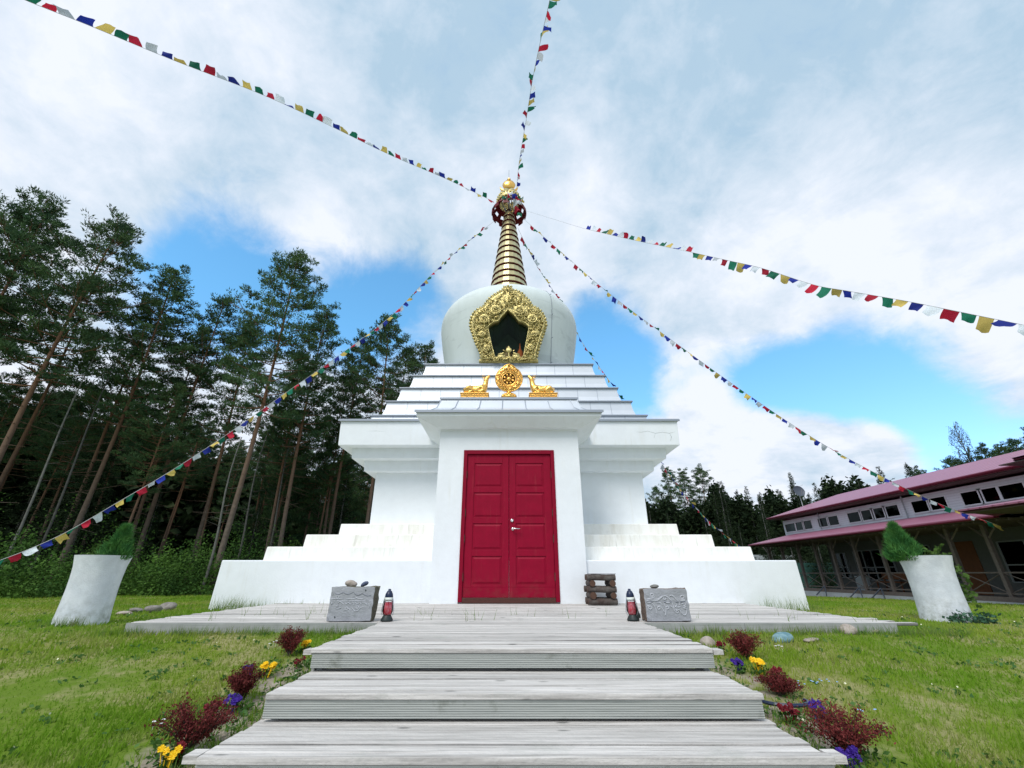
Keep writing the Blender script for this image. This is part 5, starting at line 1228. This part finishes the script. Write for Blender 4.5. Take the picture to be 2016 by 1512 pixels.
def wood2(r_, n):
    phi = np.radians(r_.uniform(8, 62, n)); rho = r_.uniform(58, 74, n); x, y = rho * np.sin(phi), rho * np.cos(phi); return np.stack([x, y, gza(x, np.minimum(y, 60)) + (1 - (1 - r_.uniform(0, 1, n)) ** 1.3) * (10. + .7 * np.sin(phi * 60) + .6 * np.sin(phi * 131) + .6 * np.sin(phi * 31) + r_.normal(0, .35, n))], 1)
undergrowth(150000, 8, 'dark spruce wood filling the right background', wood2, .5, M_needle2, 'far_forest')
for i, (phi, rho, H) in enumerate([(15 + 2.1 * k + rf.uniform(-.6, .6), rf.uniform(46, 58), rf.uniform(6, 8.5)) for k in range(22)]):
    plant(spr[i % 3], rho * math.sin(R(phi)), rho * math.cos(R(phi)), SH, H, 'dark spruce in the lower row behind the house', 'spruce tree', 'lower spruces behind the house', 'spruce_tree')
for k in range(44):
    phi = R(11.5 + k * 1.02 + rf.uniform(-.5, .5)); rho = rf.uniform(56, 66); plant(spr[k % 3], rho * math.sin(phi), rho * math.cos(phi), SH, rf.uniform(9.8, 12.4), 'dark pointed spruce in the background wood behind the house', 'spruce tree', 'background spruces', 'spruce_tree')
# birch: thin drooping twigs
def birch_meshes(seed, H):
    r_ = random.Random(seed); nr = np.random.default_rng(seed); tr = MB(); tr.tube([(0, 0, 0), (.1, 0, H * .5), (0, .1, H)], [.14, .09, .015], 6); P = []
    for i in range(46):
        u = .3 + .7 * i / 46; a = i * 2.4; L_ = (1 - u) * 3.0 + .7; z = u * H; tip = Vector((math.cos(a) * L_ * .6, math.sin(a) * L_ * .6, z + L_ * 1.0)); tr.tube([(0, 0, z), tip], [.03, .008], 3, caps=False)
        for k in range(6):
            s_ = r_.uniform(.4, 1); q = Vector((0, 0, z)).lerp(tip, s_); dl = r_.uniform(.5, 1.5); e = q + Vector((r_.uniform(-.3, .3), r_.uniform(-.3, .3), -dl)); tr.tube([q, q.lerp(e, .5) + Vector((math.cos(a), math.sin(a), 0)) * .12, e], [.007, .006, .004], 3, caps=False)
            for _ in range(12): P.append(tuple(q.lerp(e, r_.random()) + Vector((r_.gauss(0, .05), r_.gauss(0, .05), 0))))
    V, F = leaves(np.array(P), .10, 0, .7, seed); return tr.mesh('trunk', M_barkg, True), npmesh('crown', V, F, M_birch)
spruceat(1878, 838, 17, 0, 'thin-leaved birch rising above the house roof', None, birch_meshes(9, 15.), 15., 'birch tree', 'birch_tree')
p = onground(1478, 1150); t_ = plant(spruce_meshes(33, 4, .9, M_vine), 16.5, 33.5, 4., 3.2, 'small bright green sapling behind the right terrace', 'sapling', None, 'sapling')

# ---------------------------------------------------------------- house on the right
hs = thing('long_house', 'long white two-storey house with maroon metal roofs and a timber porch', 'house', (20, 24, -1.0)); HI = Matrix.Translation((-20, -24, 1.0))
def hp(mb, name, m, parent=hs, label=None):
    o = mb.obj(name, m, None, False, label); o.data.transform(HI); o.parent = parent; return o
XU, XP, XE = 20.0, 18.0, 17.0; YF_, YN = 32.6, 8.0
hp(MB().box(XP - .06, 27, YN, 28.85, -1.6, -.93), 'foundation', M_found)
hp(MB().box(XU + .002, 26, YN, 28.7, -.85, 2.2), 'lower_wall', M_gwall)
uw = hp(MB().box(XU, 26, YN, YF_, 2.1, 3.52), 'upper_wall', M_siding)
hp(MB().box(XP, 20.4, YN, 28.85, -.925, -.80).box(XP - .03, XP - .002, YN, 28.85, -.925, -.76), 'porch_floor', M_post)
# lower roof
def shed(mb, x0, z0, x1, z1, y0, y1, th=.05):
    mb.add([(x0, y0, z0 - th), (x1, y0, z1 - th), (x1, y1, z1 - th), (x0, y1, z0 - th), (x0, y0, z0), (x1, y0, z1), (x1, y1, z1), (x0, y1, z0)], [(3, 2, 1, 0), (4, 5, 6, 7), (0, 1, 5, 4), (1, 2, 6, 5), (2, 3, 7, 6), (3, 0, 4, 7)]); return mb
YB = 15.45      # where the wider bay begins
lr_ = hp(shed(shed(MB(), XE, 1.90, XU + .02, 2.56, YB, 32.1), 15.2, 1.98, XU + .02, 2.72, YN, YB - .5), 'lower_roof', M_tin)
mb = MB(); mb.add([(XE, YB, 1.90), (XU + .02, YB, 2.56), (XU + .02, YB - .5, 2.72), (15.2, YB - .5, 1.98), (XE, YB, 1.84), (XU + .02, YB, 2.5), (XU + .02, YB - .5, 2.66), (15.2, YB - .5, 1.92)], [(0, 3, 2, 1), (4, 5, 6, 7), (0, 4, 7, 3)]); hp(mb, 'roof_valley', M_tin)
hp(MB().box(XE - .03, XE + .06, YB, 32.12, 1.80, 1.895).tube([(XE - .08, YB, 1.83), (XE - .08, 32.12, 1.83)], .055, 8), 'gutter', M_gutter, lr_)
hp(MB().box(XE + .07, XU, YB, 32.0, 1.775, 1.80).box(15.3, XU, YN, YB - .5, 1.86, 1.885), 'soffit', M_soffit, lr_)
ur = MB(); e0 = 19.3; zE = 3.80; XR, ZR = 23.1, 5.1; yf, yr = 33.15, 30.6
ur.add([(e0, 15.9, zE), (XR, 15.9, ZR), (XR, yr, ZR), (e0, yf, zE), (26.9, yf, zE), (26.9, YN, zE), (XR, YN, ZR), (18.3, 15.3, zE + .06), (18.3, YN, zE + .06), (XR, 15.3, ZR + .15)],
       [(0, 1, 2, 3), (3, 2, 4), (4, 2, 1, 6, 5), (8, 6, 9, 7), (7, 9, 1, 0)])
ur.add([(e0, 15.9, zE - .06), (e0, yf, zE - .06), (26.9, yf, zE - .06), (26.9, YN, zE - .06), (18.3, YN, zE - .01), (18.3, 15.3, zE - .01)], [(0, 1, 2, 3, 4, 5)])
ur = hp(ur, 'upper_roof', M_tin)
hp(MB().box(e0 - .03, e0 + .04, 15.9, yf, zE - .13, zE - .015).tube([(e0 - .07, 15.9, zE - .05), (e0 - .07, yf, zE - .05)], .05, 8).box(e0, 26.9, yf - .02, yf + .04, zE - .13, zE - .01), 'gutter', M_gutter, ur)
hp(MB().box(e0 + .05, XU + .1, 15.9, yf - .05, zE - .16, zE - .135).box(18.35, XU + .1, YN, 15.85, zE - .1, zE - .07), 'soffit', M_soffit, ur)
hp(MB().tube([(XU - .06, 28.6, 2.6), (XU - .06, 28.6, 3.6)], .03, 6).tube([(XU - .06, 22.2, 2.5), (XU - .06, 22.2, 3.6)], .03, 6), 'downpipe', M_lens)
# upper windows, px of left and right edges of each pane
for (xa, ya, xb, yb) in [(1549, 1046, 1564, 1029), (1570, 1044, 1581, 1027), (1584, 1043, 1597, 1025), (1614, 1037, 1630, 1021), (1633, 1036, 1649, 1016), (1674, 1030, 1694, 1008), (1698, 1026, 1718, 1004), (1721, 1022, 1742, 1000), (1746, 1019, 1768, 997), (1802, 1010, 1828, 987), (1833, 1004, 1861, 981), (1900, 992, 1930, 966), (1935, 986, 1961, 960), (1975, 978, 2012, 948), (2060, 960, 2100, 930)]:
    y1_, y0_ = atX(xa, ya, XU).y, atX(xb, yb, XU).y; z0_, z1_ = 2.74, 3.26
    if y1_ - y0_ > .95: pass
    fr_ = MB(); X0 = XU - .035; e = .055
    fr_.box(X0, XU + .02, y0_ - e, y0_, z0_ - e, z1_ + e); fr_.box(X0, XU + .02, y1_, y1_ + e, z0_ - e, z1_ + e); fr_.box(X0, XU + .02, y0_, y1_, z1_, z1_ + e); fr_.box(X0 - .02, XU + .02, y0_ , y1_, z0_ - e, z0_)
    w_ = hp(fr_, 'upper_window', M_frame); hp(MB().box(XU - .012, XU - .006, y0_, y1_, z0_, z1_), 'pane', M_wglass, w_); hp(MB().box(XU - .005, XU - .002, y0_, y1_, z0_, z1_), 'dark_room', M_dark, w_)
# lower windows, doors
for (y0_, y1_, z0_, z1_, nm) in [(27.3, 28.2, -.2, 1.15, 0), (24.0, 26.6, -.3, 1.2, 0), (21.7, 23.3, -.3, 1.25, 0), (19.6, 20.6, -.8, 1.3, 1), (16.6, 18.6, -.3, 1.2, 0), (14.9, 15.9, -.8, 1.25, 1), (11.6, 14.0, -.3, 1.2, 0)]:
    X0 = XU - .03
    if nm: hp(MB().box(X0, XU - .001, y0_, y1_, z0_, z1_), 'porch_door', M_odoor, hs, 'orange-brown wooden door'); continue
    fr_ = MB(); nn = 4 if y1_ - y0_ > 2 else 2
    for k in range(nn + 1): y = y0_ + (y1_ - y0_) * k / nn; fr_.box(X0 - .02, XU - .001, y - .03, y + .03, z0_, z1_)
    for z in (z0_, z0_ + (z1_ - z0_) * .42, z1_): fr_.box(X0 - .015, XU - .002, y0_, y1_, z - .025, z + .025)
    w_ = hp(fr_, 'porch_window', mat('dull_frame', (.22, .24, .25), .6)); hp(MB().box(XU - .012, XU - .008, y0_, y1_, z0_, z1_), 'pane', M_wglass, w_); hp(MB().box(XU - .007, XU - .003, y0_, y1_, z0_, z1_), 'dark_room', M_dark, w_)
for Y in (31.9, 30.3, 28.6, 27.0, 25.6, 23.9, 22.2, 20.4, 18.6, 17.1, 15.3, 13.2, 11.2):
    zb_ = -.9 if Y < 28.8 else -1.25
    mb = MB().box(XP + .02, XP + .15, Y - .065, Y + .065, zb_, 1.95)
    mb.tube([(XP + .085, Y, 1.2), (XP + .085, Y + .6, 1.78)], .04, 4); mb.tube([(XP + .085, Y, 1.2), (XP + .085, Y - .6, 1.78)], .04, 4)
    po = hp(mb, 'porch_post', M_post)
for a, b in zip((30.3, 28.6, 27.0, 25.6, 23.9, 22.2, 18.6, 17.1, 13.2), (28.6, 27.0, 25.6, 23.9, 22.2, 20.4, 17.1, 15.3, 11.2)):
    mb = MB(); X = XP + .08; mb.box(X - .03, X + .03, b, a, .02, .07); mb.box(X - .025, X + .025, b, a, -.68, -.63)
    mb.tube([(X, a, -.66), (X, b, .04)], .02, 4); mb.tube([(X, b, -.66), (X, a, .04)], .02, 4); hp(mb, 'railing', M_post)
mb = MB(); mb.box(XP, XP + .14, YN, 32.0, 1.74, 1.78)
for k in range(60): y = YN + .4 * k; mb.box(XE + .1, XU, y, y + .05, 1.70, 1.76)
hp(mb, 'rafters', M_post)
bn = thing('porch_bench', 'orange-brown wooden bench on the porch of the white house', 'bench', (19.0, 23.3, -.8))
MB().box(-.25, .25, -.8, .8, .40, .46).obj('seat', M_odoor, bn); MB().box(.2, .25, -.8, .8, .55, .85).obj('backrest', M_odoor, bn)
for sx in (-.22, .2):
    for sy in (-.75, .7): MB().box(sx, sx + .05, sy, sy + .05, 0, .40 if sx < 0 else .85).obj('leg', M_odoor, bn)
o = MB().box(18.6, 18.75, 24.4, 25.2, -.8, -.1).obj('white_board', M_lens); tag(o, 'pale rectangular board leaning behind the porch railing', 'board')
ln = thing('wall_lamp', 'small dark lamp on the porch wall beside the orange door', 'lamp', (19.86, 16.3, 1.55)); MB().lathe([(.02, .12), (.10, 0), (.08, -.16), (.02, -.2)], 10).obj('lamp_shade', M_dish, ln, True); MB().tube([(.14, 0, .2), (0, 0, .22), (0, 0, .1)], .015, 5).obj('bracket', M_dish, ln)
# slanting props in front of the foundation
for i, (px, py) in enumerate([(1620, 1163), (1690, 1170), (1733, 1172)]):
    q = atX(px, py, 17.6); o = MB().tube([(17.5, q.y - .35, -1.1), (17.9, q.y + .2, -.62)], .03, 5).tube([(17.5, q.y + .5, -1.1), (17.9, q.y + .2, -.62)], .03, 5).obj('iron_prop', M_dish); tag(o, ['slanting iron prop at the far end of the porch foundation', 'slanting iron prop in the middle of the porch foundation', 'slanting iron prop nearest the right planter'][i], 'prop', 'iron props along the porch')
# dish
p = atY(1583, 1000, 34.0); dz = thing('satellite_dish', 'round dark satellite dish on a thin mast above the far end of the house roof', 'satellite dish', (p.x, 31.5 if False else p.y, 3.6))
MB().tube([(0, 0, 0), (-.1, 0, atY(1577, 968, 34).z - 3.6)], .03, 6).obj('mast', M_gal, dz)
zt = atY(1577, 968, 34).z - 3.6
Mx = Matrix.Translation((-.15, -.1, zt)) @ Matrix.Rotation(R(75), 4, 'X')
MB().lathe([(.001, 0), (.25, .02), (.42, .09), (.43, .10)], 24, cap=False, M=Mx).obj('reflector', M_dish, dz, True)
MB().tube([Mx @ Vector((0, -.38, .09)), Mx @ Vector((0, 0, .45))], .015, 4).obj('feed_arm', M_gal, dz); MB().tube([(-.15, 0, zt + .3), (.4, 0, zt + .55)], .012, 4).obj('aerial', M_gal, dz)
o = MB().box(22, 34, 41.0, 41.15, -1.4, .9).obj('green_fence', M_gfence); tag(o, 'dark green fence seen through the far end of the porch', 'fence')
o = MB().box(25, 35, 50, 55, -1.6, 1.9).obj('pale_backdrop', M_lens); tag(o, 'pale box added for the light sky seen through the far end of the porch', 'backdrop')  # added pale box, stands in for the light sky beyond the porch

# ---------------------------------------------------------------- prayer flags
def catm(P, n):
    out = []; P = [Vector(p) for p in P]
    for i in range(len(P) - 1):
        p0, p1, p2, p3 = P[max(i - 1, 0)], P[i], P[i + 1], P[min(i + 2, len(P) - 1)]
        for k in range(n):
            u = k / n; out.append(.5 * ((2 * p1) + (p2 - p0) * u + (2 * p0 - 5 * p1 + 4 * p2 - p3) * u * u + (3 * p1 - p0 - 3 * p2 + p3) * u ** 3))
    out.append(P[-1]); return out
def flagstring(lab, ctrl, step, size, hang, start=0., end=0., c0=0, seed=1, jit=.5, maxn=100, lead=None, grow=0.):
    """ctrl: 3D points; hang(u) -> drop direction; flags every step metres"""
    rr_ = random.Random(seed); L = catm(ctrl, 14); t_ = thing('prayer_flag_string', lab, 'prayer flags', tuple(L[0]), 'strings of prayer flags from the spire')
    O = L[0]; rope = ([Vector(lead)] if lead else []) + L
    MB().tube([p - O for p in rope], [.003] + [.0055] * (len(rope) - 1) if lead else .0055, 4).obj('rope', M_rope, t_)
    S_ = [0]
    for a, b in zip(L, L[1:]): S_.append(S_[-1] + (b - a).length)
    tot = S_[-1]; s_ = start; k = c0; cnt = 0
    def P_(s):
        s = max(0, min(tot, s)); j = max(i for i in range(len(S_)) if S_[i] <= s); j = min(j, len(L) - 2); return L[j].lerp(L[j + 1], (s - S_[j]) / max(1e-6, S_[j + 1] - S_[j]))
    while s_ < tot - end and cnt < maxn:
        u = s_ / tot; w = step * rr_.uniform(.72, .98); a, b = P_(s_), P_(s_ + w); along = (b - a).normalized()
        h = Vector(hang(u)) + Vector((rr_.uniform(-jit, jit), rr_.uniform(-jit, jit), rr_.uniform(-jit, jit) * .8)); h -= along * h.dot(along) * .85; h.normalize()
        nrm = along.cross(h).normalized(); hh = size * (1 + grow * u) * rr_.uniform(.7, 1.12); tp = rr_.uniform(.0, .35); sh_ = rr_.uniform(-.3, .3) * w; curl = rr_.uniform(-.6, .6); ph = rr_.uniform(0, 6.3)
        fold = rr_.uniform(.6, 1.)
        mb = MB(); n = 5
        for i in range(n):
            v = i / (n - 1)
            for j in range(n):
                q = j / (n - 1); x = (q - .5) * (1 - tp * v)
                pt = a.lerp(b, .5) + along * (x * w + sh_ * v) + h * (hh * v * (1 - .12 * abs(math.sin(ph + q * 3)))) * fold + nrm * (.035 * math.sin(ph + q * 5 + v * 3) * v + curl * .12 * v * v)
                pt += nrm * 0
                mb.v.append(tuple(pt - O))
        for i in range(n - 1):
            for j in range(n - 1): mb.f.append((i * n + j, i * n + j + 1, (i + 1) * n + j + 1, (i + 1) * n + j))
        cn, m = FLAGC[k % 5]; mb.obj('flag', m, t_, True, cn + ' prayer flag')
        k += 1; cnt += 1; s_ += step
    return t_
def C(lst): return [atD(x, y, d) for x, y, d in lst]
dn = lambda u: (0, 0, -1)
flagstring('prayer flag string rising from the spire to the upper left corner', C([(972, 397, 18.6), (880, 353, 17), (770, 306, 15), (640, 243, 13), (520, 188, 11.4), (340, 118, 9.6), (180, 52, 8.2), (40, -4, 7.2), (-80, -60, 6.5)]), .30, .21, lambda u: (.35, -.2, .8 if u > .1 else -.2), .1, 0, 2, 11, .45)
flagstring('prayer flag string rising steeply from the spire to the top of the photo', C([(1017, 372, 18.7), (1022, 320, 17), (1036, 235, 14.5), (1047, 165, 12.6), (1062, 90, 10.8), (1078, 20, 9.2), (1095, -60, 7.8)]), .34, .26, lambda u: (.5, .1, .5), .2, 0, 0, 12, 1.0)
flagstring('prayer flag string descending from the spire to the lower left', C([(972, 436, 18.6), (905, 490, 17.6), (845, 545, 16.6), (770, 622, 15.4), (660, 705, 13.9), (560, 775, 12.8), (450, 853, 11.6), (340, 925, 10.6), (230, 990, 9.6), (120, 1053, 8.7), (0, 1103, 7.9), (-90, 1125, 7.3)]), .222, .18, lambda u: (.05, 0, -1) if u > .35 else (.4, 0, .3 - u), .5, 0, 1, 13, .4)
flagstring('prayer flag string descending from the spire to the house porch roof on the right', C([(1032, 432, 18.6), (1100, 492, 18.2), (1200, 578, 17.6), (1330, 675, 17.0), (1470, 775, 16.4), (1610, 868, 15.9), (1740, 940, 15.5), (1850, 992, 15.2), (1965, 1034, 14.9)]), .265, .19, lambda u: (.1, 0, -1), .4, 0, 2, 14, .45)
flagstring('prayer flag string passing behind the right of the dome down to the ground beyond', C([(1019, 448, 18.6), (1055, 520, 19.2), (1100, 590, 19.9), (1150, 680, 20.8), (1210, 765, 21.8), (1300, 908, 24), (1345, 970, 25.5), (1400, 1030, 27), (1465, 1082, 29)]), .30, .21, lambda u: (.5, 0, -.9), .4, 0, 2, 15, .4, grow=1.1)
flagstring('prayer flag string across the sky to the right edge, on a bare cord', C([(1150, 450, 17.5), (1235, 470, 16), (1340, 492, 14.3), (1430, 512, 13), (1500, 528, 12), (1600, 560, 11), (1670, 573, 10.2), (1780, 592, 9.3), (1880, 612, 8.6), (2016, 640, 7.8), (2120, 662, 7.2)]), .275, .29, lambda u: (.3, 0, .6) if u < .36 else (0, 0, -1), .1, 0, 0, 16, .35, lead=atD(1036, 415, 18.8))
# bundle of tied flags around the parasol
bd = thing('knotted_flags', 'crumpled coloured flags knotted round the red parasol of the spire', 'prayer flags', (0, YC - .7, 14.6)); rr_ = random.Random(6)
for i, (dx, dz_, ci, s_) in enumerate([(.33, -.05, 1, .24), (.42, -.02, 1, .2), (.36, -.45, 2, .2), (.5, .2, 3, .2), (.25, .3, 0, .2), (.05, .45, 1, .2), (.02, .25, 2, .14), (.0, .12, 3, .14), (-.2, .2, 3, .16), (.4, .12, 2, .2), (.6, .0, 4, .1), (.45, -.75, 3, .16)]):
    mb = MB(); n = 6; a0 = rr_.uniform(0, 6)
    for i_ in range(n):
        for j in range(n):
            u, v = i_ / (n - 1), j / (n - 1); mb.v.append((dx + (u - .5) * s_ * 1.2, -.02 - .1 * math.sin(u * 4 + a0) * math.sin(v * 3 + a0) - .12 * rr_.random() * .2, dz_ - (v - .3) * s_ * 1.3 + .04 * math.sin(u * 6 + a0)))
    for i_ in range(n - 1):
        for j in range(n - 1): mb.f.append((i_ * n + j, i_ * n + j + 1, (i_ + 1) * n + j + 1, (i_ + 1) * n + j))
    mb.obj('flag', FLAGC[ci][1], bd, True, FLAGC[ci][0] + ' crumpled flag')
